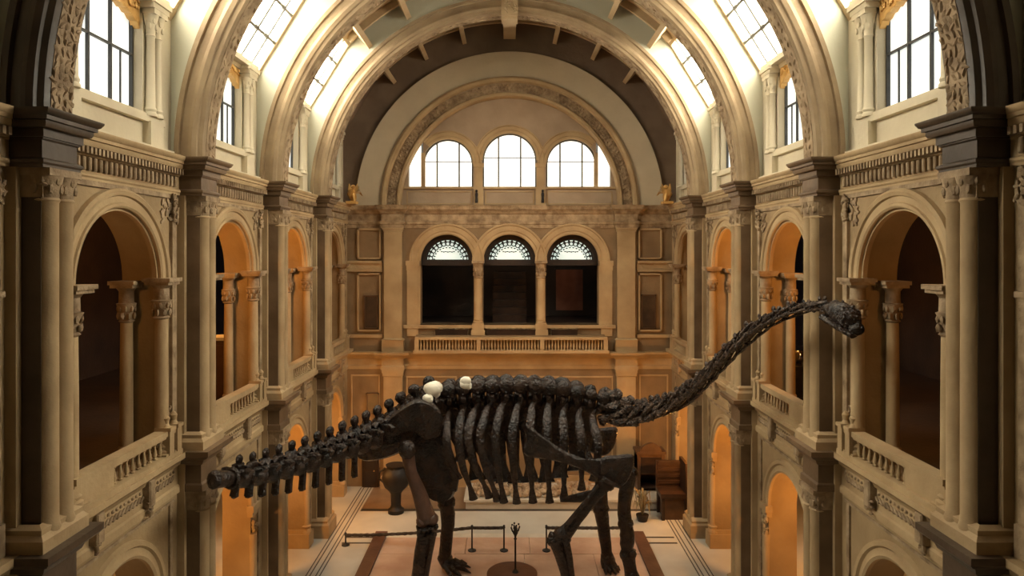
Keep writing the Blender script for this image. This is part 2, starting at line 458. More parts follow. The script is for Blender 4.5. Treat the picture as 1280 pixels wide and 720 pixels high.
for s, side, who in SIDES:
    for q in (-1, 1):
        c = make_column(s, YC[1]+q*41.5, 0.5, 1, 3.9, -15.5, GAL, 'column')
        b = make_column(s, YC[1]+q*36.5, -17, 1, 3.6, -17, GAL, 'column')
        for k in range(2, 6):
            copy_tree(c, (0, (k-1)*BAY, 0)); copy_tree(b, (0, (k-1)*BAY, 0))

# ------------------------------------------------------------------ balustrades
def baluster(m, a, t, b0, b1, r=1.25):
    h = b1-b0
    m.lathe(a, t, [(r,b0),(r,b0+.08*h),(r*.6,b0+.12*h),(r*1.05,b0+.3*h),(r*.9,b0+.42*h),(r*.5,b0+.72*h),(r*.55,b0+.82*h),(r*.95,b0+.86*h),(r*.95,b1)], 10)
ORD = {2: 'nearest to the viewer', 3: 'second from the viewer', 4: 'third from the viewer', 5: 'farthest from the viewer'}
for s, side, who in SIDES:
    for k in range(2, 6):
        yc = YC[k]; M = Lmap(s)
        e = empty('balustrade', (s*202, yc, GAL))
        tag(e, 'stone gallery balustrade on the %s side of the skeleton, %s' % (who, ORD[k]), 'balustrade', 'balustrades along the side galleries')
        m = MB(M); m.box(yc-45, yc+53, -107, -104, -1.5, 6); m.box(yc-45, yc+53, -108.4, -107, -.5, 5); m.build('handrail', STONE, e)
        m = MB(M); m.box(yc-46, yc+54, GAL, -118, -1.5, 7); m.build('base', STONE, e)
        m = MB(M); m.box(yc-45, yc-13, -118, -108.4, 0, 4.6); m.build('solid_panel', STONE, e)
        for a in (yc+41, yc+50):
            m = MB(M); m.box(a-2.6, a+2.6, -118, -104, -1, 7); m.box(a-3.3, a+3.3, -104, -102, -1.6, 7.8)
            m.lathe(a, 3.4, [(2.4,-102),(1.4,-100),(2.2,-97),(.8,-95)], 10); m.build('pedestal', STONE, e)
        for i in range(9):
            m = MB(M); baluster(m, yc-9.6+i*5.7, 2.4, -118, -108.4, 1.2); m.build('baluster', STONE, e)

# ------------------------------------------------------------------ transverse arches with plaster spandrels
def roof_r(q):
    c, sn = math.cos(q), abs(math.sin(q)); c = abs(c)
    if c > 1e-6:
        if math.atan2(sn, c) < math.atan2(88, 208): return 208/c
        if math.atan2(sn, c) < math.atan2(158, 165):
            # line (208,88)-(165,158)
            dx, dz = -43, 70
            return (208*dz-88*dx)/(c*dz-sn*dx)
    return 228.4
qa, qb = math.atan2(88,208), math.atan2(158,165)
for k in range(1, 6):
    y = YP[k]
    e = struct(empty('transverse_arch', (0, y, SPR)))
    m = MB()
    prof = [(187,-7),(188,-9),(190.5,-9.6),(191,-11),(193.5,-12),(196,-11.2),(196.6,-9.6),(201,-9.6),(201.6,-11.4),(204.5,-11.4),(205.5,-8),
            (205.5,8),(204.5,11.4),(201.6,11.4),(201,9.6),(196.6,9.6),(196,11.2),(193.5,12),(191,11),(190.5,9.6),(188,9),(187,7)]
    m.arch([(r, y+t) for r, t in prof], 0, SPR, n=84)
    m.build('archivolt', SHADE_DK if k <= 2 else ARCHM, e)  # nearest arches darkened by colour to stand for missing light
    m = MB()
    n = 170 if k == 2 else 110
    rw = (-5.2,-1.8,1.8,5.2) if k == 2 else (-3,3)
    for i in range(n):
        q = PI*(i+.5)/n
        for ir, dy in enumerate(rw):
            qq = q+random.uniform(-.004,.004)
            Rm = Matrix.Rotation(q+PI/2, 3, 'Z') @ Matrix.Rotation(random.uniform(-1.1,1.1), 3, 'Y')
            m.blob((186.9*math.cos(qq), SPR+186.9*math.sin(qq), y+dy+random.uniform(-.5,.5)), (random.uniform(2,3),random.uniform(.9,1.5),1.15), Rm, 1, .2)
    m.arch([(186.7,y-6.6),(186.7,y+6.6),(188.4,y+6.6),(188.4,y-6.6)], 0, SPR, n=84)
    m.build('carved_band', STONE_D, e)
    m = MB()
    qs = sorted(set([PI*i/60 for i in range(61)]+[qa, qb, PI-qa, PI-qb])); N = len(qs); vs = []; fs = []
    for dy in (-7.5, 7.5):
        vs += [(204*math.cos(q), SPR+204*math.sin(q), y+dy) for q in qs]
        vs += [(roof_r(q)*math.cos(q), SPR+roof_r(q)*math.sin(q), y+dy) for q in qs]
    for i in range(N-1):
        fs += [(i,i+1,N+i+1,N+i), (2*N+i,3*N+i,3*N+i+1,2*N+i+1)]
    m.add(vs, fs); m.build('spandrel', PLASTER, e)
    m = MB(); m.bbox(-8, 8, 0, 1, y-13, y+13)
    m = MB(); m.box(-8.5, 8.5, SPR+184, SPR+209, y-14, y+14); m.box(-7, 7, SPR+181, SPR+184, y-12, y+12)
    m.leaf_patch(-7, 7, SPR+186, SPR+206, y-14, 22, 2.4, 1.2); m.build('keystone', BEAM, e)
# roof timber vault, purlins, slopes
m = MB()
m.arch([(228,-60),(228,D),(232,D),(232,-60)], 0, SPR, qb-.02, PI-qb+.02, n=40)
ceil = struct(m.build('ceiling', TIMBER))
m = MB()
for k in range(0, 6):
    for i in range(1, 6):
        y = YP[k]+i*BAY/6
        m.arch([(221,y-1.6),(221,y+1.6),(228.5,y+1.6),(228.5,y-1.6)], 0, SPR, qb, PI-qb, n=36)
m.build('rafter', BEAM, ceil)
for ang in (-43, -29.5, -15.5, 0, 15.5, 29.5, 43):
    m = MB(); q = math.radians(90-ang); c, sn = math.cos(q), math.sin(q)
    hw = 7.5 if ang == 0 else 2.6; r0 = 208 if ang == 0 else 209.5
    vs = []
    for yy in (YP[0]-50, D):
        for r, w_ in ((r0,-hw),(r0,hw),(227,hw),(227,-hw)):
            vs.append((r*c-w_*sn, SPR+r*sn+w_*c, yy))
    m.add(vs, [(0,1,2,3),(7,6,5,4),(0,4,5,1),(1,5,6,2),(2,6,7,3),(3,7,4,0)])
    m.build('ridge_beam' if ang == 0 else 'purlin', BEAM, ceil)
def slope_box(m, s, y0, y1, off0, off1, u0=0.0, u1=1.0):
    d = Vector((-43, 70)).normalized(); nn = Vector((d.y, -d.x))
    p0 = Vector((208,145))+Vector((-43,70))*u0; p1 = Vector((208,145))+Vector((-43,70))*u1
    vs = []
    for yy in (y0, y1):
        for p, o in ((p0,off0),(p1,off0),(p1,off1),(p0,off1)):
            q = p+nn*o; vs.append((s*q.x, q.y, yy))
    m.add(vs, [(0,1,2,3),(7,6,5,4),(0,4,5,1),(1,5,6,2),(2,6,7,3),(3,7,4,0)])
for s, side, who in SIDES:
    m = MB(); slope_box(m, s, -60, YP[2], 0, 3); slope_box(m, s, YP[5], D, 0, 3)
    struct(m.build('ceiling_slope_'+side, BROWNWALL))
    for k in (2, 3, 4):
        wn += 1; y0, y1 = YP[k]+7.5, YP[k+1]-7.5
        m = MB(); slope_box(m, s, y0, y0+3.5, -1.5, 3); slope_box(m, s, y1-3.5, y1, -1.5, 3)
        slope_box(m, s, y0, y1, -2, 3, -.04, .05); slope_box(m, s, y0, y1, -2, 3, .95, 1.05)
        win = struct(m.build('window_%d' % wn, BEAM))
        m = MB()
        for i in range(1, 6):
            y = y0+(y1-y0)*i/6; slope_box(m, s, y-1.2, y+1.2, -1.6, 1.2)
        for u in (.36, .68): slope_box(m, s, y0, y1, -1.4, 1.2, u-.014, u+.014)
        m.build('glazing_bar', BARS, win)
        m = MB(); slope_box(m, s, y0, y1, 1.3, 1.8); m.build('pane', SKYG, win)

# ------------------------------------------------------------------ end wall
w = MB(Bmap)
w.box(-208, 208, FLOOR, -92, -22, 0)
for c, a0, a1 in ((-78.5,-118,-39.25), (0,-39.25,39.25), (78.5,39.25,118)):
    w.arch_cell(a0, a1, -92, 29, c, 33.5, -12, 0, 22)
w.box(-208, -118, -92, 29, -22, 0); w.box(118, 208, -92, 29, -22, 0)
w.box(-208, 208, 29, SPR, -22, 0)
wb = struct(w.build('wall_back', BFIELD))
w = MB(Bmap); w.arch_cell(-214, 214, SPR, 287, 0, 139, SPR, 0, 10, n=64)
w.build('boarded_gable', BROWNWALL, wb)
w = MB(Bmap)                          # pale splayed reveal round the lunette
w.arch([(160,0),(160,1.5),(189,6),(191,6),(192,0)], 0, SPR, n=72); w.build('plaster_reveal', mat('reveal_plaster', (.50,.41,.28), (.58,.48,.33), .8, .8, .15, 10), wb)
w = MB(Bmap)
w.arch([(136,-11),(136,3),(137,4.5),(140,4.5),(141,3),(141,0),(141,-1)], 0, SPR, n=72)
w.arch([(153.5,0),(153.5,3.4),(155,5.6),(158,6.4),(160.5,5),(161.5,0)], 0, SPR, n=72); w.build('archivolt', STONE, wb)
w = MB(Bmap); w.arch([(141,-1),(141,1.2),(154,1.2),(154,-1)], 0, SPR, n=72)
for i in range(96):
    q = PI*(i+.5)/96
    for r in (144.5, 150.5):
        w.blob((r*math.cos(q+(.016 if r > 148 else 0)), SPR+r*math.sin(q+(.016 if r > 148 else 0)), 1.6), (1.9,1.9,1.5), None, 1, .2)
    w.blob((147.5*math.cos(q), SPR+147.5*math.sin(q), 1.4), (1.0,1.0,1.3))
w.build('carved_band', STONE_D, wb)
t = MB(Bmap)
t.box(-139, 139, SPR, 80, -16, -9)
t.arch_cell(-38.5, 38.5, 80, 205, 0, 34.5, 115, -9, 8)
for q in (-1, 1):
    lo, hi = sorted((q*38.5, q*109.5)); t.arch_cell(lo, hi, 80, 205, q*78, 32, 110, -9, 8)
    lo, hi = sorted((q*128, q*141)); t.box(lo, hi, 80, 140, -17, -9)
    lo, hi = sorted((q*109.5, q*128)); t.box(lo, hi, 150, 180, -17, -9)
t.build('lunette_wall', mat('lunette_plaster', (.34,.25,.17), (.44,.33,.23), 1.0, .8, .2, 10), wb)
t = MB(Bmap)
for c, r, bs in ((0,34.5,115), (-78,32,110), (78,32,110)):
    dz = .12 if c == 0 else 0
    t.arch([(r-.6,-10),(r-.6,-7.6+dz),(r+1,-7+dz),(r+3,-7+dz),(r+3.6,-7.8+dz),(r+8,-7.8+dz),(r+8.6,-6.6+dz),(r+10,-6.6+dz),(r+10.4,-10)], c, bs, .74 if c > 0 else 0, PI-.74 if c < 0 else PI, n=36)
for q in (-1, 1):
    a = q*39; t.box(a-5, a+5, 80, 108, -10, -6.5); t.box(a-6.5, a+6.5, 106, 111, -10, -5.4); t.box(a-6, a+6, SPR, 80, -10, -5)
    a = q*109; t.box(a-2.6, a+2.6, 80, 124, -10, -7)
t.box(-137, 137, 78.5, 81, -14, -5.5)
for a0, a1 in ((-130,-47),(-31,31),(47,130)):
    t.box(a0, a1, 74.5, 76, -9.5, -8); t.box(a0, a1, 59, 60.5, -9.5, -8); t.box(a0, a0+1.5, 60.5, 74.5, -9.5, -8); t.box(a1-1.5, a1, 60.5, 74.5, -9.5, -8)
t.build('window_dressings', STONE, wb)
for c, r, bs in ((0,34.5,115), (-78,32,110), (78,32,110)):
    wn += 1
    m = MB(Bmap); m.arch([(r-2.2,-15),(r-2.2,-12.6),(r+.2,-12.6),(r+.2,-15)], c, bs, n=30, legs=80)
    m.box(c-r, c+r, 80, 82, -15, -12.6)
    win = struct(m.build('window_%d' % wn, BARS))
    m = MB(Bmap)
    for a in (-14, 14):
        m.box(c+a-1, c+a+1, 81, bs+math.sqrt(r*r-196)-.5, -14.6, -13)
    m.box(c-r+1, c+r-1, bs+3, bs+4, -14.5, -13.2)
    m.build('mullion', BARS, win)
    m = MB(Bmap); pts = [(c+r, 80.2)]+[(c+r*math.cos(PI*i/24), bs+r*math.sin(PI*i/24)) for i in range(25)]+[(c-r, 80.2)]
    m.prism(pts, -16, -15); m.build('pane', ENDG, win)
for q in (-1, 1):
    wn += 1; lo, hi = sorted((q*111, q*128.5))
    m = MB(Bmap); m.box(lo, lo+1.2, 80, 150, -15, -12.6); m.box(hi-1.2, hi, 80, 150, -15, -12.6); m.box(lo, hi, 80, 82, -15, -12.6)
    win = struct(m.build('window_%d' % wn, BARS))
    m = MB(Bmap); m.box(lo, hi, 80.2, 150, -16, -15); m.build('pane', ENDG, win)

BPATH = [(-203,0),(-158,0),(-158,7),(-132,7),(-132,0),(132,0),(132,7),(158,7),(158,0),(203,0)]
m = MB(Bmap); m.plan_sweep(BPATH, [(-1,29),(1.5,29),(1.5,33),(2.6,34),(2.6,37),(.8,38),(.8,46),(2.5,47),(3.5,50),(6.5,52),(6.5,54.5),(8,57),(-1,57)])
struct(m.build('trim_5', STONE_D))
m = MB(Bmap); m.plan_sweep(BPATH, [(-1,-147),(1.6,-147),(1.6,-143),(.6,-142),(.6,-134),(2,-133),(4,-130),(8,-128),(9,-125),(-1,-125)])
struct(m.build('trim_6', STONE))
for q in (-1, 1):
    e = struct(empty('pilaster', (q*145, D-4, FLOOR)))
    m = MB(Bmap); a = q*145
    m.box(a-11, a+11, -108, 29, 0, 6); m.box(a-11.5, a+11.5, FLOOR, -147, 0, 6); m.build('shaft', STONE, e)
    m = MB(Bmap); m.plan_sweep([(a-12,0),(a-12,6.5),(a+12,6.5),(a+12,0)], [(-1,-125),(1.5,-125),(1.5,-111),(2.2,-110),(-1,-108)])
    m.plan_sweep([(a-12,0),(a-12,6.5),(a+12,6.5),(a+12,0)], [(-1,FLOOR),(3,FLOOR),(3,FLOOR+14),(1,FLOOR+17),(-1,FLOOR+18)]); m.build('base', STONE, e)
    m = MB(Bmap); m.plan_sweep([(a-11,0),(a-11,6),(a+11,6),(a+11,0)], [(-1,24),(1,24.5),(1,26),(2,27),(2,29),(-1,29)])
    m.plan_sweep([(a-11,0),(a-11,6),(a+11,6),(a+11,0)], [(-1,-156),(1.5,-155),(1.5,-152),(2.4,-150),(2.4,-147),(-1,-147)]); m.build('capital', STONE, e)
# triple arcade: archivolts, half pilasters, columns
m = MB(Bmap)
for c in (-78.5, 0, 78.5):
    dz = .12 if c == 0 else 0
    m.arch([(32.6,-1),(32.6,1.4+dz),(34,2.2+dz),(36,1.4+dz),(37,1.4+dz),(37.6,2.6+dz),(43.5,2.6+dz),(44.5,3.8+dz),(46.5,3.8+dz),(46.9,-1)], c, -12, n=36)
for q in (-1, 1):
    m.box(q*121-7, q*121+7, -106, -18, -1, 2.4); m.box(q*121-8.5, q*121+8.5, -18, -12, -1, 4); m.box(q*121-7.6, q*121+7.6, -24, -18, -1, 3)
    m.box(q*113-1.5, q*113+1.5, -92, -18, -1, 1)
    for b0, b1 in ((-10,31-1),(-100,-26)):          # framed wall panels beside the pilasters
        lo, hi = sorted((q*160.5, q*190))
        m.box(lo, hi, b1-3.6, b1-1.5, -.5, 3); m.box(lo, hi, b0, b0+2, -.5, 3); m.box(lo, lo+2, b0, b1-1.5, -.5, 3); m.box(hi-2, hi, b0, b1-1.5, -.5, 3)
    lo, hi = sorted((q*159, q*203)); m.box(lo, hi, -24, -12, -.5, 2); m.box(lo, hi, -15, -12, -.5, 5); m.box(lo, hi, -25.5, -23.5, -.5, 3.6)
    m.box(lo, hi, -108, -104, -.5, 2)
    lo, hi = sorted((q*162, q*198)); m.box(lo, hi, -156, -154, -.5, 1.4); m.box(lo, lo+1.6, -270, -156, -.5, 1.4); m.box(hi-1.6, hi, -270, -156, -.5, 1.4)
    lo, hi = sorted((q*130, q*66)); m.box(lo, hi, -270, -268, -.5, 1.4)
for a0, a1 in ((-129,-66),(-62,62),(66,129)):
    m.box(a0, a1, -158, -156, -.5, 1.4); m.box(a0, a0+1.6, -268, -158, -.5, 1.4); m.box(a1-1.6, a1, -268, -158, -.5, 1.4)
m.box(-132, 132, FLOOR, FLOOR+14, -.5, 2.5); m.box(-132, 132, -96, -92, -14, 4)
m.build('mouldings', STONE, wb)
for q in (-1, 1):
    a = q*39.25; e = struct(empty('column', (a, D+2, -92)))
    m = MB(Bmap); m.box(a-8.5, a+8.5, -108, -98, -6, 8); m.box(a-7, a+7, -98, -90, -6, 6.5); m.build('base', STONE, e)
    m = MB(Bmap); m.lathe(a, 0, [(6.4,-90),(6.4,-88),(5.2,-86.5),(5.8,-85),(5.1,-83),(4.6,-34)], 16); m.build('shaft', STONE, e)
    m = MB(Bmap); m.lathe(a, 0, [(4.6,-34),(5.6,-33),(4.8,-32),(5,-26),(6.6,-17),(7,-15)], 16)
    for row in range(2):
        for i in range(10):
            qq = 2*PI*(i+.5*row)/10; m.blob((a+5.6*math.cos(qq), -28.5+row*6, 5.6*math.sin(qq)), (1.3,3,1.3))
    m.box(a-7.6, a+7.6, -15, -12, -7, 7.6); m.build('capital', STONE_D, e)
# lunette windows over the dark openings
for c in (-78.5, 0, 78.5):
    wn += 1
    m = MB(Bmap); m.arch([(27.8,-16),(27.8,-13.2),(30,-12.2),(33.6,-12.5),(33.6,-16)], c, -12, n=32)
    m.box(c-33.4, c+33.4, -15, -10.5, -17, -11.5)
    m.box(c-33.4, c+33.4, -18, -15, -16, -10)
    win = struct(m.build('window_%d' % wn, DARKWALL))
    m = MB(Bmap); pts = [(c+30*math.cos(PI*i/24), -12+30*math.sin(PI*i/24)) for i in range(25)]
    m.prism(pts, -16.5, -15.8); m.build('pane', LUNG, win)
    m = MB(Bmap)                                   # scrolling tracery round an oval centre
    m.arch([(26,-15.5),(26,-13.8),(29.8,-13.8),(29.8,-15.5)], c, -12, n=30)
    for i in range(13):
        q = PI*(i+.5)/13
        cc = (c+22*math.cos(q), -12+.3+21*math.sin(q))
        m.arch([(1.9,-15.4),(1.9,-14.2),(3.1,-14.2),(3.1,-15.4)], cc[0], cc[1], 0, 2*PI, 12)
        m.blob((c+25*math.cos(q+.12), -12+24.5*math.sin(q+.12), -14.8), (1.8,1.8,.7))
        m.blob((c+17.5*math.cos(q+.1), -10.5+15*math.sin(q+.1), -14.8), (1.5,.9,.5))
    for i in range(-3, 4): m.blob((c+i*2.6, -1+.5*(i % 2), -14.8), (1.5,.8,.5))
    m.build('tracery', IRON, win)
# room beyond the arcade
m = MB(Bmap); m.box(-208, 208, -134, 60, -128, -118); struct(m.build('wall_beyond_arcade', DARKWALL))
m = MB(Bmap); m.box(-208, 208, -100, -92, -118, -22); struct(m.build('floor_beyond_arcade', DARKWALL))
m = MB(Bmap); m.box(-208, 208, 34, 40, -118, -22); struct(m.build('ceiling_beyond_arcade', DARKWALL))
e = empty('staircase', (0, D+60, -92)); tag(e, 'dim flight of steps rising behind the middle arch of the far arcade', 'staircase')
for i in range(7):
    m = MB(Bmap); m.box(-22, 22, -92+i*9, -92+(i+1)*9, -116, -34-i*11); m.build('step', WOOD, e)
e = empty('wall_hanging', (80, D+117, -84)); tag(e, 'faded reddish-brown hanging behind the far arcade arch nearest the neck', 'hanging')
m = MB(Bmap); m.box(66, 104, -84, -26, -118.2, -116.6); m.build('cloth', mat('red_cloth', (.20,.075,.05), (.27,.11,.07), 2, .8, .3, 12), e)
m = MB(Bmap); m.box(64, 106, -26, -24, -118.2, -115.6); m.build('rod', IRON, e)

# back balustrade
e = empty('balustrade', (0, D-14, -125)); tag(e, 'long stone balcony balustrade across the end wall under the triple arcade', 'balustrade')
m = MB(Bmap); m.box(-116, 120, -108.6, -105.6, 10, 17); m.build('handrail', STONE, e)
m = MB(Bmap); m.box(-118, 122, -125, -121.5, 1, 18); m.build('base', STONE, e)
for a in (-114, -38, 40, 118):
    m = MB(Bmap); m.box(a-2.6, a+2.6, -121.5, -108.6, 10.4, 16.6); m.build('pedestal', STONE, e)
for a0, a1, n in ((-111,-41,18), (-35,37,19), (43,115,19)):
    for i in range(n):
        m = MB(Bmap); baluster(m, a0+(i+.5)*(a1-a0)/n, 13.4, -121.5, -108.6, 1.15); m.build('baluster', STONE, e)
for q in (-1, 1):
    pass
# planter boxes behind the balustrade
def make_planter(a, wd):
    e = empty('planter_box', (a, D-4, -104))
    m = MB(Bmap); m.box(a-wd, a+wd, -104, -98.4, 4.6, 8.4); m.build('box', WOOD, e)
    m = MB(Bmap); m.box(a-wd-.4, a+wd+.4, -98.4, -97.2, 4.3, 8.8); m.build('rim', WOOD, e)
    m = MB(Bmap)
    for _ in range(40): m.blob((random.uniform(a-wd,a+wd), random.uniform(-97,-95.6), random.uniform(5.6,7.4)), (1.6,.8,1))
    x = m.build('foliage', STRAW, e); x['kind'] = 'stuff'
    return e
m = MB(Bmap); m.box(-116, 118, -125.2, -104, .2, 9); struct(m.build('trim_7', BFIELD))
for a, wd, l in ((-72,20,'under the far arch nearest the tail'), (2,30,'under the middle far arch'), (68,16,'under the far arch nearest the neck')):
    tag(make_planter(a, wd), 'low dark planter box on the end balcony, '+l, 'planter', 'planters on the end balcony')
# pictures / panels on the end wall
def make_picture(a0, a1, b0, b1, label, M=Bmap, t=0.0):
    e = empty('framed_picture', M((a0+a1)/2, b0, t))
    m = MB(M)
    for x in ((a0,a0+1.6,b0,b1),(a1-1.6,a1,b0,b1),(a0,a1,b0,b0+1.6),(a0,a1,b1-1.6,b1)): m.box(*x, t, t+2.6)
    m.build('frame', MIDWOOD, e)
    m = MB(M); m.box(a0+1, a1-1, b0+1, b1-1, t, t+1.2); m.build('canvas', PICT, e)
    tag(e, label, 'picture')
make_picture(-182, -164, -97, -55, 'tall dark framed panel beside the end pilaster on the tail side, upper floor')
make_picture(164, 183, -97, -54, 'tall dark framed panel beside the end pilaster on the neck side, upper floor')
make_picture(-179, -163, -203, -177, 'small dark framed picture low on the end wall above the tail')
# niche figures between the end windows
for q, l in ((-1,'tail'), (1,'neck')):
    a = q*41.5; e = empty('niche_figure', Bmap(a, 60, -4))
    tag(e, 'tiny dark figure under the pier between the high end windows, %s side' % l, 'figure')
    m = MB(Bmap); m.box(a-3.4, a+3.4, 57.05, 60.4, -4.9, -1.2); m.build('plinth', STONE, e)
    m = MB(Bmap); m.lathe(a, -3.0, [(1.8,60.4),(1.8,61),(1.9,63),(1.5,67),(1.9,71),(1.4,73.5),(.9,74)], 12); m.blob((a,75.6,-3.0),(1.5,1.8,1.5),None,2); m.build('body', BRONZE, e)
# gilded carvings on the cornice at the far corners
for s, l in ((-1,'tail'), (1,'head')):
    x = s*190; e = empty('gilded_carving', (x, D-30, SPR)); y = D-30
    tag(e, 'gilded winged carving on the cornice at the far corner, %s side' % l, 'carving')
    m = MB(); m.box(x-6, x+6, SPR, SPR+3, y-7, y+7); m.build('plinth', GOLD, e)
    m = MB(); V = Vector
    m.tube([V((x,y+6,SPR+6)),V((x,y+2,SPR+10)),V((x,y-2,SPR+13)),V((x-s*2,y-5,SPR+18))], [4,5,4.4,2.6], 10, jit=.08)
    m.blobw(V((x-s*3,y-7,SPR+20)), (3,3.4,2.6), (V((1,0,0)),V((0,1,0)),V((0,0,1))), 2)
    m.tube([V((x-s*2,y-4,SPR+12)),V((x-s*4,y-5,SPR+3))], [1.8,1.3], 8); m.tube([V((x,y+5,SPR+7)),V((x,y+6,SPR+3))], [2.2,1.5], 8)
    m.build('body', GOLD, e)
    for q in (-1, 1):
        m = MB()
        for i in range(5):
            m.tube([V((x+q*2,y+1,SPR+13)), V((x+q*(4+i*.8),y+4+i*1.6,SPR+20-i*1.5)), V((x+q*(5+i),y+7+i*2,SPR+25-i*3.4))], [(1.4,.5),(1.6,.5),(.6,.3)], 6)
        m.build('wing', GOLD, e)
# front wall behind the viewer
m = MB(); m.box(-260, 260, FLOOR, 290, -70, -60); struct(m.build('wall_front', DARKWALL))

# ------------------------------------------------------------------ lamps behind the arcades
def make_lamp(s, k, z, power, label, t=-31, off=-50):
    M = Lmap(s); y = YC[k]+off
    p = M(y, z, t); e = empty('wall_lamp', p); tag(e, label, 'lamp', 'wall lamps behind the arcades')
    m = MB(M); m.lathe(y, -22.8, [(2.4,z-3.2),(2.4,z+3.2)], 10); m.box(y-.5, y+.5, z-.6, z+.6, t+1, -22); m.build('bracket', IRON, e)
    m = MB(M); m.blob((y, z, t), (2.6,2.6,2.6), None, 2); m.build('globe', BULB, e)
    l = bpy.data.lights.new('lamp_light', 'POINT'); l.energy = power; l.color = (1.0,.42,.09); l.shadow_soft_size = .1
    o = bpy.data.objects.new('lamp_light', l); col.objects.link(o); o.parent = e
    q = M(y+4.5, z, t); o.location = W(q)-W(p)
for s, side, who in SIDES:
    for k, pg, pb in ((2,26,14),(3,150,200),(4,190,260),(5,16,60)):
        make_lamp(s, k, -8, pg, 'warm globe lamp behind the gallery arch on the %s side, %s' % (who, ORD[k]))
        make_lamp(s, k, -195, pb, 'warm globe lamp behind the ground arch on the %s side, %s' % (who, ORD[k]))
# globe lamps on the far faces of the last piers, lighting the end wall
for s, side, who in SIDES:
    for z, pw, l in ((-215,150,'ground'), (-60,14,'gallery')):
        x, y = s*193, YP[5]+18
        e = empty('pier_lamp', (x, y, z)); tag(e, 'warm globe lamp behind the last pier on the %s side at %s level' % (who, l), 'lamp', 'lamps behind the last piers')
        m = MB(); m.box(x-.7, x+.7, z-.7, z+.7, y-7, y-1); m.box(x-2.5, x+2.5, z-3, z+3, y-7.2, y-6); m.build('bracket', IRON, e)
        m = MB(); m.blob((x, z, y), (2.6,2.6,2.6), None, 2); m.build('globe', BULB, e)
        l_ = bpy.data.lights.new('lamp_light', 'POINT'); l_.energy = pw; l_.color = (1.0,.44,.10); l_.shadow_soft_size = .12
        o = bpy.data.objects.new('lamp_light', l_); col.objects.link(o); o.parent = e; o.location = Vector((0, 4.5*U, 0))

# ------------------------------------------------------------------ platform, barrier, furniture
TOP = -289.0
e = empty('display_platform', (0, 600, FLOOR)); tag(e, 'low pinkish slab platform with brown borders under the skeleton', 'platform')
m = MB(); ys = [470, 518, 560, 606, 652, 690]
for y0, y1 in zip(ys[:-1], ys[1:]):
    off = random.uniform(-20, 20)
    xs = [-125, -62+off, 8+off*.6, 70+off, 125]
    for x0, x1 in zip(xs[:-1], xs[1:]):
        m.box(x0+.25, x1-.25, FLOOR, TOP+random.uniform(-.25,0), y0+.4, y1-.4)
m.build('slab_top', DECK, e)
for s in (-1, 1):
    m = MB(); m.box(s*131-6, s*131+6, FLOOR, TOP+2, 468, 700); m.build('border_board', CURB, e)
m = MB(); m.box(-125, 125, FLOOR, TOP-.4, 690, 700); m.build('rear_edge', PALE, e)

def stanchion(px, d, zt, zb, label, grp='thin barrier posts behind the skeleton'):
    p = P(px, 314, d); x, y = p.x, p.y
    e = empty('barrier_post', (x, y, zb)); tag(e, label, 'post', grp)
    m = MB(); m.lathe(x, y, [(4,zb),(4,zb+.8),(1.6,zb+1.8),(.8,zb+2.6)], 14); m.build('foot', IRON, e)
    m = MB(); m.lathe(x, y, [(.8,zb+2.6),(.75,zt-1.5)], 10); m.build('rod', IRON, e)
    m = MB(); m.lathe(x, y, [(.75,zt-1.5),(1.3,zt-1.2),(1.3,zt-.2),(.9,zt),(1.3,zt+1),(.4,zt+2)], 10); m.build('cap', IRON, e)
    return Vector((x, y, zt-.8))
dB = .772
posts = [stanchion(432, .80, -283, FLOOR, 'thin barrier post on the pale floor below the tail'),
         stanchion(590, dB, -266, TOP, 'thin barrier post just right of the rear feet'),
         stanchion(630, dB, -266, TOP, 'thin barrier post left of the ornate stand'),
         stanchion(683, dB, -266, TOP, 'thin barrier post behind the bent foreleg'),
         stanchion(790, dB, -266, TOP, 'thin barrier post behind the straight foreleg nearest the edge')]
def rope(p, q, sag, label):
    m = MB(); pts = []; n = 40
    for i in range(n+1):
        u = i/n; pt = p.lerp(q, u); pt = pt-Vector((0,0,sag*4*u*(1-u))); pts.append(pt)
    m.tube(pts, [1.35+.35*(i % 2) for i in range(n+1)], 8, jit=.12)
    o = m.build('barrier_rope', ROPEM); tag(o, label, 'rope', 'barrier ropes')
rope(posts[0], posts[1], 2.0, 'dark braided rope running behind the hind legs to the tail side')
rope(posts[1], posts[2], .3, 'short dark braided rope left of the ornate stand')
rope(posts[3], posts[4], .3, 'dark braided rope behind the forelegs')
# ornate stand on a round base
p = P(647, 314, .715); x, y = p.x-2, p.y
e = empty('ornate_stand', (x, y, TOP)); tag(e, 'tall dark ornate stand on a round brown base below the ribs', 'stand')
m = MB(); m.lathe(x-3, y, [(22.5,TOP),(22.5,TOP+1.4),(21.6,TOP+2),(3,TOP+2.2)], 48); m.build('round_base', CURB, e)
m = MB(); m.lathe(x, y, [(3,TOP+2.2),(2.4,TOP+3.5),(.9,TOP+5),(.8,-258),(1.6,-257),(.8,-256)], 12); m.build('rod', IRON, e)
m = MB(); m.lathe(x, y, [(.8,-256),(1.2,-254),(2.6,-251.5),(1.3,-249),(2.2,-247.5),(1,-246)], 12)
for q in range(4):
    c, s_ = math.cos(q*PI/2+.3), math.sin(q*PI/2+.3)
    m.tube([Vector((x,y,-252)), Vector((x+2.6*c,y+2.6*s_,-250)), Vector((x+4*c,y+4*s_,-246.5)), Vector((x+3*c,y+3*s_,-244.5))], [.8,.8,.7,.5], 8)
    m.blobw(Vector((x+3*c,y+3*s_,-244.2)), (1,1,1), (Vector((1,0,0)),Vector((0,1,0)),Vector((0,0,1))), 1)
m.build('finial', IRON, e)

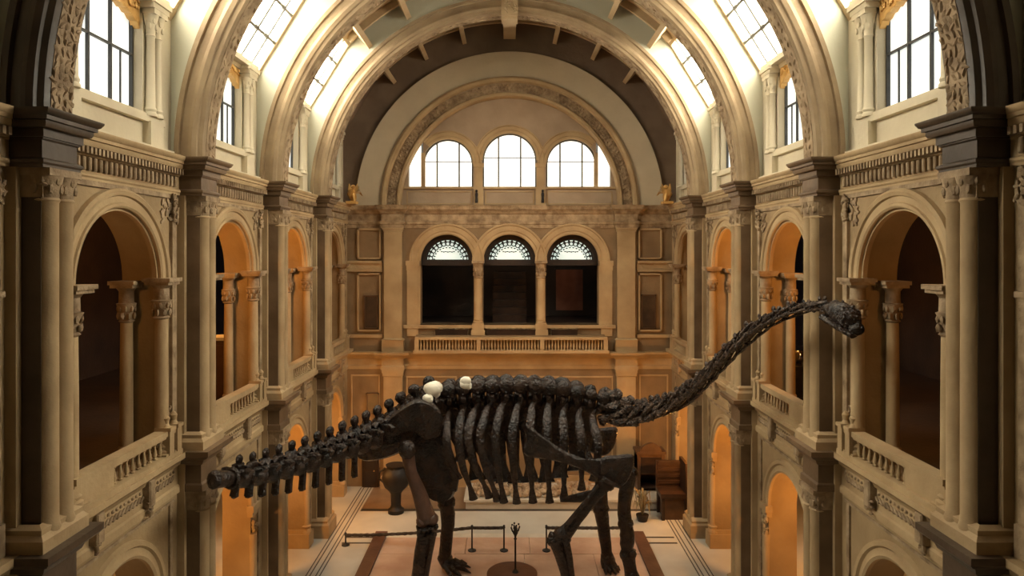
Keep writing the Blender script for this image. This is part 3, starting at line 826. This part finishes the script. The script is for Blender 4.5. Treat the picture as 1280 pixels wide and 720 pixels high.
# low pale dais by the end wall with rubble, cabinet, bench, plant
e = empty('stone_dais', (60, .935*D, FLOOR)); tag(e, 'long low pale stone dais in front of the end wall', 'dais')
m = MB(); m.box(-50, 186, FLOOR, FLOOR+9, .912*D, .972*D); m.build('block', PALE, e)
m = MB(); m.box(-52, 188, FLOOR+9, FLOOR+11.5, .909*D, .975*D); m.build('coping', PALE, e)
m = MB()
for _ in range(420):
    h = random.uniform(1, 3.6); m.blob((random.uniform(-42,100), FLOOR+11.6+h*1.2, random.uniform(.914*D,.965*D)), (h*random.uniform(.8,1.5), h, h), Matrix.Rotation(random.uniform(0,3),3,'Y'), 1, .25)
tag(m.build('rubble', PEB), 'pale broken rubble spread over the stone dais behind the ribs', 'rubble', None, 'stuff')
DT = FLOOR+11.5
e = empty('hall_cabinet', (165, .953*D, DT)); tag(e, 'tall brown wooden cabinet with dark open lower recess by the end wall', 'cabinet')
x0, x1, yf, yb = 150, 182, .938*D, .965*D
m = MB(); m.box(x0, x0+3.5, DT, -236, yf, yb); m.box(x1-3.5, x1, DT, -236, yf, yb); m.box(x0, x1, -262, -236, yf+1, yb); m.box(x0, x1, DT, -236, yb-2, yb)
m.build('body', MIDWOOD, e)
m = MB(); m.arch([(0.1,yf-1),(0.1,yf+4),(13,yf+4),(13,yf-1)], 166, -238, n=20); m.box(x0-1.5, x1+1.5, -238, -235, yf-1.5, yb); m.build('curved_pediment', MIDWOOD, e)
m = MB(); m.box(x0+3.5, x1-3.5, DT+4, DT+6, yf+1, yb-2); m.build('shelf', WOOD, e)
m = MB(); m.box(x0+4, x1-4, -260, -242, yf, yf+1.2); m.build('panel', WOOD, e)
e = empty('hall_bench', (180, .895*D, FLOOR)); tag(e, 'dark wooden bench with high back against the wall near the neck side end', 'bench')
y0, y1 = .872*D, .905*D
m = MB(); m.box(165, 195, -270, -265, y0, y1); m.build('seat', WOOD, e)
m = MB(); m.box(192, 195, -265, -232, y0, y1); m.box(165, 195, -265, -236, y1-3, y1)
for i in range(4): m.box(167, 192, -262+i*7, -258+i*7, y1-4, y1-3)
m.build('backrest', WOOD, e)
for xx in (166, 191):
    for yy in (y0+.5, y1-4): m = MB(); m.box(xx, xx+3.5, FLOOR, -270, yy, yy+3.5); m.build('leg', WOOD, e)
m = MB(); m.box(169, 192, FLOOR, -271, y0+3, y1-5); m.build('apron', MIDWOOD, e)
p = P(803, 314, .872); x, y = p.x, p.y
e = empty('dry_plant', (x, y, FLOOR)); tag(e, 'clump of dry straw-coloured fronds behind the straight foreleg', 'plant')
m = MB(); m.lathe(x, y, [(5,FLOOR),(6.5,FLOOR+5),(7,FLOOR+7),(6,FLOOR+7)], 16); m.build('pot', BRONZE, e)
for i in range(22):
    q = 2*PI*i/22+random.uniform(-.1,.1); L = random.uniform(8,14); h = random.uniform(12,30)
    m = MB(); m.tube([Vector((x,y,FLOOR+6)), Vector((x+L*.35*math.cos(q),y+L*.35*math.sin(q),FLOOR+6+h*.8)), Vector((x+L*.8*math.cos(q),y+L*.8*math.sin(q),FLOOR+6+h)), Vector((x+L*math.cos(q),y+L*math.sin(q),FLOOR+h*.75))],
                     [(.5,.4),(1.3,.3),(1.1,.3),(.2,.1)], 6); m.build('frond', STRAW, e)
# dark urn on a narrow pedestal, dark door at the far tail-side end
p = P(495, 314, .90); x, y = p.x, p.y
e = empty('dark_urn', (x, y, FLOOR)); tag(e, 'bulky dark urn on a narrow pedestal beyond the hind leg', 'urn')
m = MB(); m.lathe(x, y, [(9,FLOOR),(9,FLOOR+4),(6.5,FLOOR+6),(5.5,FLOOR+9),(6,FLOOR+22),(8,FLOOR+25)], 20); m.build('pedestal', BRONZE, e)
m = MB(); m.lathe(x, y, [(8,FLOOR+25),(13,FLOOR+30),(16,FLOOR+38),(15,FLOOR+46),(10,FLOOR+51),(11.5,FLOOR+54)], 24); m.build('bowl', BRONZE, e)
for q in (-1, 1):
    m = MB(); m.tube([Vector((x+q*14,y,FLOOR+34)),Vector((x+q*19,y,FLOOR+38)),Vector((x+q*18,y,FLOOR+46)),Vector((x+q*12,y,FLOOR+50))], [1.2]*4, 8); m.build('handle', BRONZE, e)
m = MB(Bmap); m.box(-184, -163, FLOOR, -248, 0, 3); m.box(-181.5, -165.5, FLOOR, -250.5, 3, 4)
o = struct(m.build('door_1', WOOD))
m = MB(Bmap); m.box(-180, -167, -290, -274, 4, 4.6); m.box(-180, -167, -271, -254, 4, 4.6); m.build('door_panel', DARKWALL, o)
m = MB(Bmap); m.blob((-168.5,-273,5.4),(1,1,1.2),None,1); m.build('door_knob', GOLD, o)
# silver globe on dark pedestal in the gallery by the head
p = P(999, 314, .655); x, y = p.x, p.y
e = empty('globe_pedestal', (x, y, GAL)); tag(e, 'shiny silver globe on a dark pedestal in the gallery below the head', 'globe')
m = MB(); m.box(x-9, x+9, GAL, GAL+3, y-9, y+9); m.box(x-7.5, x+7.5, GAL+3, -95, y-7.5, y+7.5); m.box(x-8.6, x+8.6, -95, -93, y-8.6, y+8.6); m.build('pedestal', IRON, e)
m = MB(); m.lathe(x, y, [(3,-93),(2,-92),(2.6,-91)], 12); m.build('collar', IRON, e)
m = MB(); m.blob((x,-86,y),(5.2,5.2,5.2),None,3); m.build('globe', SILVER, e)
# wooden cabinet in the tail-side gallery
p = P(277, 314, .655); x, y = -243, p.y
e = empty('gallery_cabinet', (x, y, GAL)); tag(e, 'brown wooden cabinet in the gallery above the tail tip', 'cabinet')
m = MB(); m.box(x-14, x+14, GAL, -72, y-9, y+9); m.build('body', MIDWOOD, e)
m = MB(); m.box(x-15.5, x+15.5, -72, -69.5, y-10.5, y+10.5); m.build('top', PALE, e)
for q in (-1, 1):
    m = MB(); m.box(x+q*7-6, x+q*7+6, GAL+4, -76, y-10, y-9); d_ = m.build('door', MIDWOOD, e)
    m = MB(); m.blob((x+q*2.2,-96,y-10.6),(.9,.9,.9)); m.build('knob', GOLD, d_)

# ------------------------------------------------------------------ the skeleton
Zv = Vector((0,0,1))
dino = empty('dinosaur_skeleton', (0, .70*D, TOP))
tag(dino, 'huge dark long-necked dinosaur skeleton standing on the platform', 'skeleton')
def catmull(pts, n):
    out = []; N = len(pts)
    for i in range(N-1):
        p0, p1, p2, p3 = pts[max(i-1,0)], pts[i], pts[i+1], pts[min(i+2,N-1)]
        for j in range(n):
            t = j/n
            out.append(.5*((2*p1)+(p2-p0)*t+(2*p0-5*p1+4*p2-p3)*t*t+(3*p1-p0-3*p2+p3)*t**3))
    out.append(pts[-1]); return out
def resample(pts, n):
    c = catmull(pts, 24); L = [0]
    for a, b in zip(c[:-1], c[1:]): L.append(L[-1]+(b-a).length)
    out = []; j = 0
    for i in range(n):
        t = L[-1]*i/(n-1)
        while j < len(L)-2 and L[j+1] < t: j += 1
        k = (t-L[j])/max(L[j+1]-L[j], 1e-6); out.append(c[j].lerp(c[j+1], min(max(k,0),1)))
    return out
def frame(pts, i):
    T = (pts[min(i+1,len(pts)-1)]-pts[max(i-1,0)]).normalized()
    sd = Zv.cross(T)
    if sd.length < 1e-3: sd = Vector((0,1,0))
    sd.normalize()
    return T, sd, T.cross(sd).normalized()
def vertebra(name, p, fr, L, R, sh, kn, proc, split=0.0, mat_=None, rows=1):
    T, S, N = fr
    if N.z < 0: N = -N
    m = MB()
    m.tube([p-T*L*.5, p-T*L*.42, p-T*L*.15, p+T*L*.15, p+T*L*.42, p+T*L*.5], [R*.9,R*1.06,R*.76,R*.76,R*1.06,R*.9], 12, N, .06)
    m.blobw(p+N*R*.95, (L*.34,R*.62,R*.6), (T,S,N), 1, .12)
    for q in (-1, 1):
        if proc:
            m.tube([p+S*q*R*.5+N*R*.5, p+S*q*(R+proc*.5)+N*R*.75, p+S*q*(R+proc)+N*R*.55], [(L*.22,R*.4),(L*.15,R*.26),(L*.2,R*.34)], 7, N, .1)
        m.tube([p+N*R*.9+T*L*.3+S*q*R*.4, p+N*R*1.25+T*L*.62+S*q*R*.45], [R*.3,R*.2], 6, N)
    v = m.build(name, mat_ or BONE, dino)
    if sh:
        m = MB()
        offs = (-split, split) if split else (0,)
        for o in offs:
            top = p+N*(R+sh)+S*o
            m.tube([p+N*R*.7+S*o*.4, p+N*(R+sh*.5)+S*o*.8, top], [(kn*.35,R*.3),(kn*.5,R*.25),(kn*.7,R*.3)], 8, T, .08)
            m.blobw(top+N*kn*.2, (kn,kn*.5,kn*.95), (T,S,N), 2, .07)
        m.build('neural_spine', mat_ or BONE, v)
    return v
# tail
tailp = [P(276,599,.47),P(300,597,.49),P(330,591,.52),P(365,582,.555),P(400,571,.59),P(435,558,.625),P(470,544,.66),P(510,525,.69),P(548,508,.70)]
NT = 17
tp = resample(tailp, NT)
for i, p in enumerate(tp):
    u = i/(NT-1)
    fr = frame(tp, i); L = (tp[min(i+1,NT-1)]-tp[max(i-1,0)]).length/(2 if 0 < i < NT-1 else 1)*.93
    R = 5.9+5.6*u
    if i == 0:
        m = MB(); T, S, N = fr
        m.tube([p-T*8, p-T*6, p, p+T*L*.5], [3.2,5.4,5.2,4.6], 12, Zv, .05); m.build('caudal_vertebra', BONE, dino); continue
    v = vertebra('caudal_vertebra', p, fr, L, R, 3.6+7*u, 3.0+2.6*u, 3+5*u)
    if 1 <= i <= 10:
        T, S, N = fr; hh = 3+21*u
        m = MB(); m.tube([p-N*R*.8, p-N*(R+hh*.35), p-N*(R+hh)], [(3,2.2),(2.8,2),(3.2,2)], 8, T, .06)
        m.blobw(p-N*(R+hh), (3.1,2.0,1.6), (T,S,N), 1, .08); m.build('chevron', BONE, dino)
# back
backp = [P(548,508,.70),P(570,503,.70),P(595,500,.70),P(625,499,.70),P(655,499,.70),P(685,501,.70),P(715,504,.70),P(745,509,.699),P(770,514,.694)]
NB = 14
bp_ = resample(backp, NB)
for i, p in enumerate(bp_):
    if i == 0 or i == NB-1: continue
    fr = frame(bp_, i)
    vertebra('dorsal_vertebra', p, fr, 11.2, 7.2, 4.5 if i < 10 else 3, 7.6 if i < 11 else 6, 10, 9.5)
# pale knobs on the spine, bright highlights put into colour and shape
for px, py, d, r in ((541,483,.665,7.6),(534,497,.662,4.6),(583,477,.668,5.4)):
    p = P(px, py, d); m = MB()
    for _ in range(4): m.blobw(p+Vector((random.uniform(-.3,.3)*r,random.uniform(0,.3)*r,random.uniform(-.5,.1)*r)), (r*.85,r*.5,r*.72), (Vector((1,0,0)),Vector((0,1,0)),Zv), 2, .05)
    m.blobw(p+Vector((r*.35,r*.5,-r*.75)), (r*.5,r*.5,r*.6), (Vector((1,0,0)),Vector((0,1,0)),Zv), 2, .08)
    tag(m.build('highlight_knob', BONEHL, dino), 'pale knob painted as a highlight on the spine')
# ribs
ribs = [((564,513),(558,552),(573,598)),((583,508),(573,552),(592,624)),((598,506),(585,548),(612,622)),((615,503),(600,548),(622,626)),
        ((633,500),(619,548),(630,628)),((653,500),(640,548),(646,629)),((671,499),(662,550),(666,628)),((690,500),(684,550),(687,628)),
        ((709,506),(705,552),(705,622)),((728,509),(727,552),(727,612)),((744,513),(748,556),(741,600))]
yc_ = .70*D
for (x0,y0),(x1,y1),(x2,y2) in ribs:
    near = [P(x0,y0,.692), P(x0-4+(x1-x0)*.15,y0+9,.678), P((x0+x1)/2-3,(y0+y1)/2,.667), P(x1,y1,.660), P(x1+(x2-x1)*.3,y1+(y2-y1)*.45,.660), P(x1+(x2-x1)*.75,y1+(y2-y1)*.78,.664), P(x2,y2,.671)]
    c = catmull(near, 4)
    n = len(c); W_ = []
    for i in range(n):
        u = i/(n-1)
        w_ = 1.7+2.1*math.sin(PI*min(1,u*1.15))**1.2 if u < .86 else 2.3+1.6*(u-.86)/.14
        W_.append(w_)
    for q in (0, 1):
        pts = c if q == 0 else [Vector((p.x, 2*yc_-p.y, p.z)) for p in c]
        m = MB(); m.tube(pts, [((w_ if q == 0 else w_*2.1), 1.7) for w_ in W_], 10, (0,1,0), .05)
        m.build('rib', BONE, dino)
# breast bone and small clavicle pieces
m = MB(); m.tube([P(700,625,.695),P(725,622,.695),P(750,612,.69)], [(1,2),(2.4,4.5),(1,1.6)], 10, (0,0,1), .08); m.build('sternum', BONE, dino)

def inset(poly, w):
    n = len(poly); A = sum(poly[i][0]*poly[(i+1)%n][1]-poly[(i+1)%n][0]*poly[i][1] for i in range(n))
    sg = 1 if A > 0 else -1; out = []
    for i in range(n):
        p, q, r = Vector(poly[i-1]), Vector(poly[i]), Vector(poly[(i+1)%n])
        e1, e2 = (q-p).normalized(), (r-q).normalized()
        n1, n2 = Vector((-e1.y,e1.x))*sg, Vector((-e2.y,e2.x))*sg
        b = n1+n2; b = b.normalized() if b.length > 1e-4 else n1
        out.append((q.x+b.x*w, q.y+b.y*w))
    return out
def smooth_poly(poly, n=3):
    pts = [Vector((a,b,0)) for a,b in poly]; N = len(pts); out = []
    for i in range(N):
        p0, p1, p2, p3 = pts[i-1], pts[i], pts[(i+1)%N], pts[(i+2)%N]
        for j in range(n):
            t = j/n; v = .5*((2*p1)+(p2-p0)*t+(2*p0-5*p1+4*p2-p3)*t*t+(3*p1-p0-3*p2+p3)*t**3); out.append((v.x, v.y))
    return out
def flat_bone(name, poly, d, thick, rim=2.2, mirror=False, lean=0.0, mt=None):
    poly = smooth_poly(poly)
    inn = inset(poly, rim); cx = sum(p[0] for p in poly)/len(poly); n = len(poly)
    inn2 = [(cx+(p[0]-cx)*.55, 0) for p in inn]
    for q in ((0,1) if mirror else (0,)):
        m = MB(); vs = []
        cy = sum(p[1] for p in poly)/n
        mid = [(cx+(p[0]-cx)*.5, cy+(p[1]-cy)*.5) for p in inn]
        for pl, dy in ((poly,0),(inn,-thick*.42),(mid,-thick*.5),(inn,thick*.42)):
            for px, py in pl:
                v = P(px, py, d); v.y += dy+lean*(py-cy)*d
                if q: v.y = 2*yc_-v.y
                vs.append(v)
        fs = []
        for i in range(n):
            j = (i+1) % n
            fs += [(i,j,n+j,n+i), (n+i,n+j,2*n+j,2*n+i), (j,i,3*n+i,3*n+j)]
        fs += [tuple(2*n+i for i in range(n)), tuple(3*n+i for i in range(n))[::-1]]
        m.addw(vs, fs); m.build(name, mt or BONE, dino, 50)
# pelvis
flat_bone('ilium', [(466,548),(482,526),(500,510),(520,499),(538,501),(550,512),(554,528),(548,546),(532,551),(515,540),(490,548)], .664, 9, 3, True, .12)
flat_bone('ischium', [(446,566),(470,545),(500,534),(522,536),(520,552),(500,566),(478,574),(455,576)], .672, 10, 3, True)
flat_bone('pubis', [(508,548),(535,540),(553,552),(563,580),(570,604),(566,621),(552,627),(536,622),(524,600),(512,574)], .682, 14, 3, True)
m = MB(); m.tube([P(553,556,.664),P(561,580,.664),P(570,598,.666),P(566,612,.668)], [(2.6,2.2),(2.2,2),(3,2.4),(4,3)], 8, (0,1,0), .06); m.build('pubic_rod', BONE, dino)
# long bones
def bone(name, pts, rad, k=3, mt=None, heads=True, n=12):
    c = catmull([P(*p) for p in pts], k); rr = []
    N = len(rad)
    for i in range(len(c)):
        u = i/k; j = min(int(u), N-2); t = u-j; rr.append(rad[j]*(1-t)+rad[j+1]*t)
    m = MB(); m.tube(c, [(r, r*.85) for r in rr], n, (0,1,0), .05)
    if heads:
        for q, e_ in ((0,1),(-1,-2)):
            T = (c[q]-c[e_]).normalized(); S = T.cross(Vector((0,1,0))).normalized()
            for o in (-.45, .45):
                m.blobw(c[q]+S*rr[q]*o, (rr[q]*.72,rr[q]*.85,rr[q]*.7), (S,Vector((0,1,0)),T), 2, .05)
    return m.build(name, mt or BONE, dino)
FEM = mat('brown_bone', (.055,.026,.017), (.12,.06,.038), 3, .38, .4, 11, spec=.5)
def foot(px, py, d, direct, spread=1.0, toes=5, L=17):
    c = P(px, py, d); c.z = TOP; f = Vector(direct).normalized(); sd = Zv.cross(f)
    m = MB(); m.tube([c+Zv*15-f*1, c+Zv*9+f*1, c+Zv*4+f*3], [(5.2,5.2),(7,6),(7.5,3.6)], 12, f, .07)
    ft = m.build('foot', BONE, dino)
    for i in range(toes):
        a = (i-(toes-1)/2)*.36*spread; dr = (f*math.cos(a)+sd*math.sin(a)); l = L*(1-.13*abs(i-(toes-1)/2))
        b = c+f*1+sd*math.sin(a)*6
        m = MB(); m.tube([b+Zv*7, b+dr*l*.3+Zv*5, b+dr*l*.36+Zv*5.4, b+dr*l*.62+Zv*3.2, b+dr*l*.7+Zv*3.4, b+dr*l+Zv*.8], [2.8,2.3,2.7,1.9,2.1,.5], 8, Zv, .06)
        m.build('toe', BONE, ft)
bz = lambda d: 314-(TOP)/d
# near hind leg
bone('femur', [(509,563,.655),(514,590,.655),(526,622,.657),(534,650,.66)], [6.2,4.8,6.2,8.2], mt=FEM)
m = MB(); c = P(509,562,.652); m.blobw(c, (7.5,6,8), (Vector((1,0,0)),Vector((0,1,0)),Zv), 2, .08); m.build('femoral_head', BONE, dino)
m = MB(); c = P(534,659,.66)
for i in range(14):
    q = 2*PI*i/14; m.blobw(c+Vector((8*math.cos(q),7*math.sin(q),random.uniform(-.6,.6))), (1.7,1.7,1.9), (Vector((1,0,0)),Vector((0,1,0)),Zv), 1, .12)
m.blobw(c, (8,6.6,3.2), (Vector((1,0,0)),Vector((0,1,0)),Zv), 2, .06); m.build('knee_cap', BONE, dino)
bone('tibia', [(532,667,.66),(528,690,.662),(525,712,.664),(523,736,.666)], [6.8,6.4,6.6,6.4])
bone('fibula', [(541,668,.655),(538,690,.657),(534,712,.659),(530,734,.662)], [3,2.2,2.2,2.8])
foot(523, 748, .667, (.75,-.65,0))
# far hind leg
bone('femur', [(545,560,.73),(552,585,.73),(557,608,.728),(558,626,.726)], [7,5.6,6,7])
bone('tibia', [(558,630,.726),(560,650,.726),(558,672,.726),(556,698,.725)], [7,6.4,5.6,5.8])
foot(556, 712, .7265, (.95,-.35,0), 1.0, 5, 25)
# shoulder girdle
flat_bone('scapula', [(657,531),(667,535),(678,545),(705,563),(733,574),(755,573),(772,578),(778,592),(770,606),(752,602),(733,590),(705,579),(680,574),(660,571),(653,562),(658,550)], .652, 6, 2.4, True, .05)
flat_bone('coracoid', [(752,572),(770,569),(790,568),(793,578),(787,597),(775,609),(757,606),(748,590)], .650, 8, 2.6, True)
m = MB(); m.tube([P(752,598,.644),P(764,604,.643),P(776,609,.645)], [2.2,1.8,1.6], 8, Zv, .05); m.build('clavicle', BONE, dino)
# bent near foreleg
bone('humerus', [(757,603,.655),(742,622,.655),(722,648,.655),(703,670,.655)], [7,4.6,4.6,7])
m = MB(); m.tube([P(748,606,.648),P(728,632,.648),P(705,660,.648)], [1.6,1.9,2.2], 8, (0,1,0), .05); m.build('humeral_ridge', BONE, dino)
bone('ulna', [(694,674,.655),(701,694,.656),(707,715,.657),(710,738,.658)], [6.5,5,4.6,4.6])
bone('radius', [(706,674,.652),(711,694,.653),(714,715,.654),(716,738,.656)], [3.6,2.8,2.6,2.8])
foot(713, 751, .660, (.6,-.8,0))
m = MB(); m.blobw(P(690,671,.655), (3.4,3.4,4.4), (Vector((1,0,0)),Vector((0,1,0)),Zv), 2, .1); m.build('elbow_knob', BONE, dino)
# straight far foreleg
bone('humerus', [(752,585,.73),(752,610,.728),(751,634,.726)], [7,5.6,6.4])
bone('ulna', [(751,636,.726),(754,656,.726),(757,678,.725),(759,702,.725)], [6.6,5.8,5.2,4.8])
foot(759, 714, .7255, (.5,-.85,0), .8, 5, 12)
# straight foreleg at the front edge
bone('humerus', [(786,590,.685),(783,612,.685),(780,634,.685),(782,655,.685)], [7,6.4,5.6,6])
bone('ulna', [(782,656,.684),(784,668,.684),(784,680,.684),(783,690,.684)], [4.6,6.4,6.2,4.4])
bone('metacarpal', [(785,693,.684),(787,706,.684),(789,718,.684),(790,727,.684)], [6.4,5.4,5.6,5.8])
foot(790, 737, .6835, (.8,-.6,0), .9)
# neck
neckp = [P(766,513,.695),P(790,519,.68),P(818,513,.66),P(846,500,.635),P(872,481,.605),P(895,458,.575),P(918,434,.545),P(945,411,.515),P(975,394,.485),P(1005,385,.455),P(1032,383,.43),P(1050,387,.415)]
NN = 19
np_ = resample(neckp, NN)
def neck_r(u): return (3.5+3.7*(1-u)+4.4*max(0,1-u/.34))*random.uniform(.93,1.08)
for i, p in enumerate(np_):
    u = i/(NN-1); fr = frame(np_, i); T, S, N = fr
    L = (np_[min(i+1,NN-1)]-np_[max(i-1,0)]).length/(2 if 0 < i < NN-1 else 1)
    R = neck_r(u)
    v = vertebra('cervical_vertebra', p, fr, L*.98, R*.56, R*random.uniform(.2,.5), R*random.uniform(.34,.48), R*random.uniform(.3,.5), R*.42, BONEM)
    for q in (-1, 1):                              # long cervical ribs lying along the neck
        b0 = np_[max(i-1,0)]; m = MB()
        s0 = p+S*q*R*.85-N*R*.25+T*L*.3; s1 = p+S*q*R*.95-N*R*.55-T*L*.3; s2 = b0+S*q*R*.8-N*R*.7-T*L*.2+N*random.uniform(-.8,.8)
        m.tube([s0, s1, s2], [R*random.uniform(.14,.26),R*random.uniform(.18,.3),R*.08], 7, N, .16)
        s0 = p+S*q*R*.6+N*R*.75+T*L*.55; s1 = p+S*q*R*.92+N*R*.25-T*L*.2; s2 = p+S*q*R*.95-N*R*.2-T*L*.75
        m.tube([s0, s1, s2], [R*random.uniform(.12,.2),R*random.uniform(.18,.32),R*.12], 7, N, .16)
        for _ in range(5): m.blobw(p+S*q*R*random.uniform(.6,.95)+N*R*random.uniform(-.75,.9)+T*L*random.uniform(-.45,.45), (R*random.uniform(.25,.5),R*.28,R*random.uniform(.16,.3)), (T,S,N), 1, .25)
        m.build('cervical_rib', BONEM, dino)
# skull
hd = [P(1036,386,.424),P(1048,389,.415),P(1059,396,.409),P(1067,405,.405),P(1072,414,.402)]
c = catmull(hd, 4); m = MB()
n = len(c)
rads = []
for i in range(n):
    u = i/(n-1); rads.append((3.6+2.2*math.sin(PI*min(u*1.25,1))-(1.0*max(0,u-.75)/.25), 2.9+2.9*math.sin(PI*min(u*1.1,1))))
rads = [((a if i < n-1 else a*.75), (b if i < n-1 else b*.75)) for i, (a, b) in enumerate(rads)]
m.tube(c, rads, 14, Zv, .05)
T = (c[-1]-c[-3]).normalized(); S = T.cross(Zv).normalized(); N = S.cross(T)
m.blobw(c[-1]-T*1.2, (3.6,4.2,3.4), (T,S,N), 2, .05)
skull = m.build('skull', BONE, dino)
for q in (-1, 1):
    p = c[8]; m = MB(); cc = p+S*q*5.4+N*2.2
    cc = p+S*q*4.4+N*1.8; pts = [cc+T*2.2*math.cos(2*PI*i/12)+N*2.2*math.sin(2*PI*i/12) for i in range(13)]
    m.tube(pts, [.8]*13, 6, S); m.build('eye_socket', BONE, skull)
    m = MB(); m.tube([c[4]+S*q*3.8-N*2, c[9]+S*q*4.8-N*1.2, c[13]+S*q*3.6-N*1.6], [.9,1.3,.8], 7, N, .08); m.build('cheek_bone', BONE, skull)
m = MB(); jp = [P(1030,396,.424)+Vector((0,0,0)),P(1044,404,.414),P(1056,412,.408),P(1068,419,.403)]
m.tube(catmull(jp, 3), [(3.4,1.8)]*2+[(4.2,2)]*6+[(3.6,2)]*2, 10, Zv, .06); m.build('jaw', BONE, dino)
m = MB()
for i in range(9):
    for q in (-1, 1):
        p = c[10+i*6//9]+S*q*3.2-N*4.4; m.tube([p+N*1.6, p-N*.8], [.45,.2], 5, S)
m.build('teeth', mat('tooth', (.25,.19,.13), (.4,.32,.22), 5, .4), dino)

# ------------------------------------------------------------------ world, camera, view
wld = bpy.data.worlds.new('World'); sc.world = wld; wld.use_nodes = True
bg = wld.node_tree.nodes['Background']; bg.inputs['Color'].default_value = (.75,.85,1,1); bg.inputs['Strength'].default_value = .015
cam = bpy.data.cameras.new('camera'); co = bpy.data.objects.new('camera', cam); col.objects.link(co)
co.location = (0, 0, 10); co.rotation_euler = (PI/2, 0, 0)
cam.sensor_width = 36; cam.lens = 24; cam.shift_x = 3/1280; cam.shift_y = -46/1280; cam.clip_start = .05; cam.clip_end = 200
sc.camera = co
sc.cycles.diffuse_bounces = 2; sc.cycles.max_bounces = 6
sc.view_settings.view_transform = 'Standard'; sc.view_settings.look = 'None'
sc.view_settings.exposure = 0.62; sc.view_settings.gamma = 1.0
sc.view_settings.use_curve_mapping = False
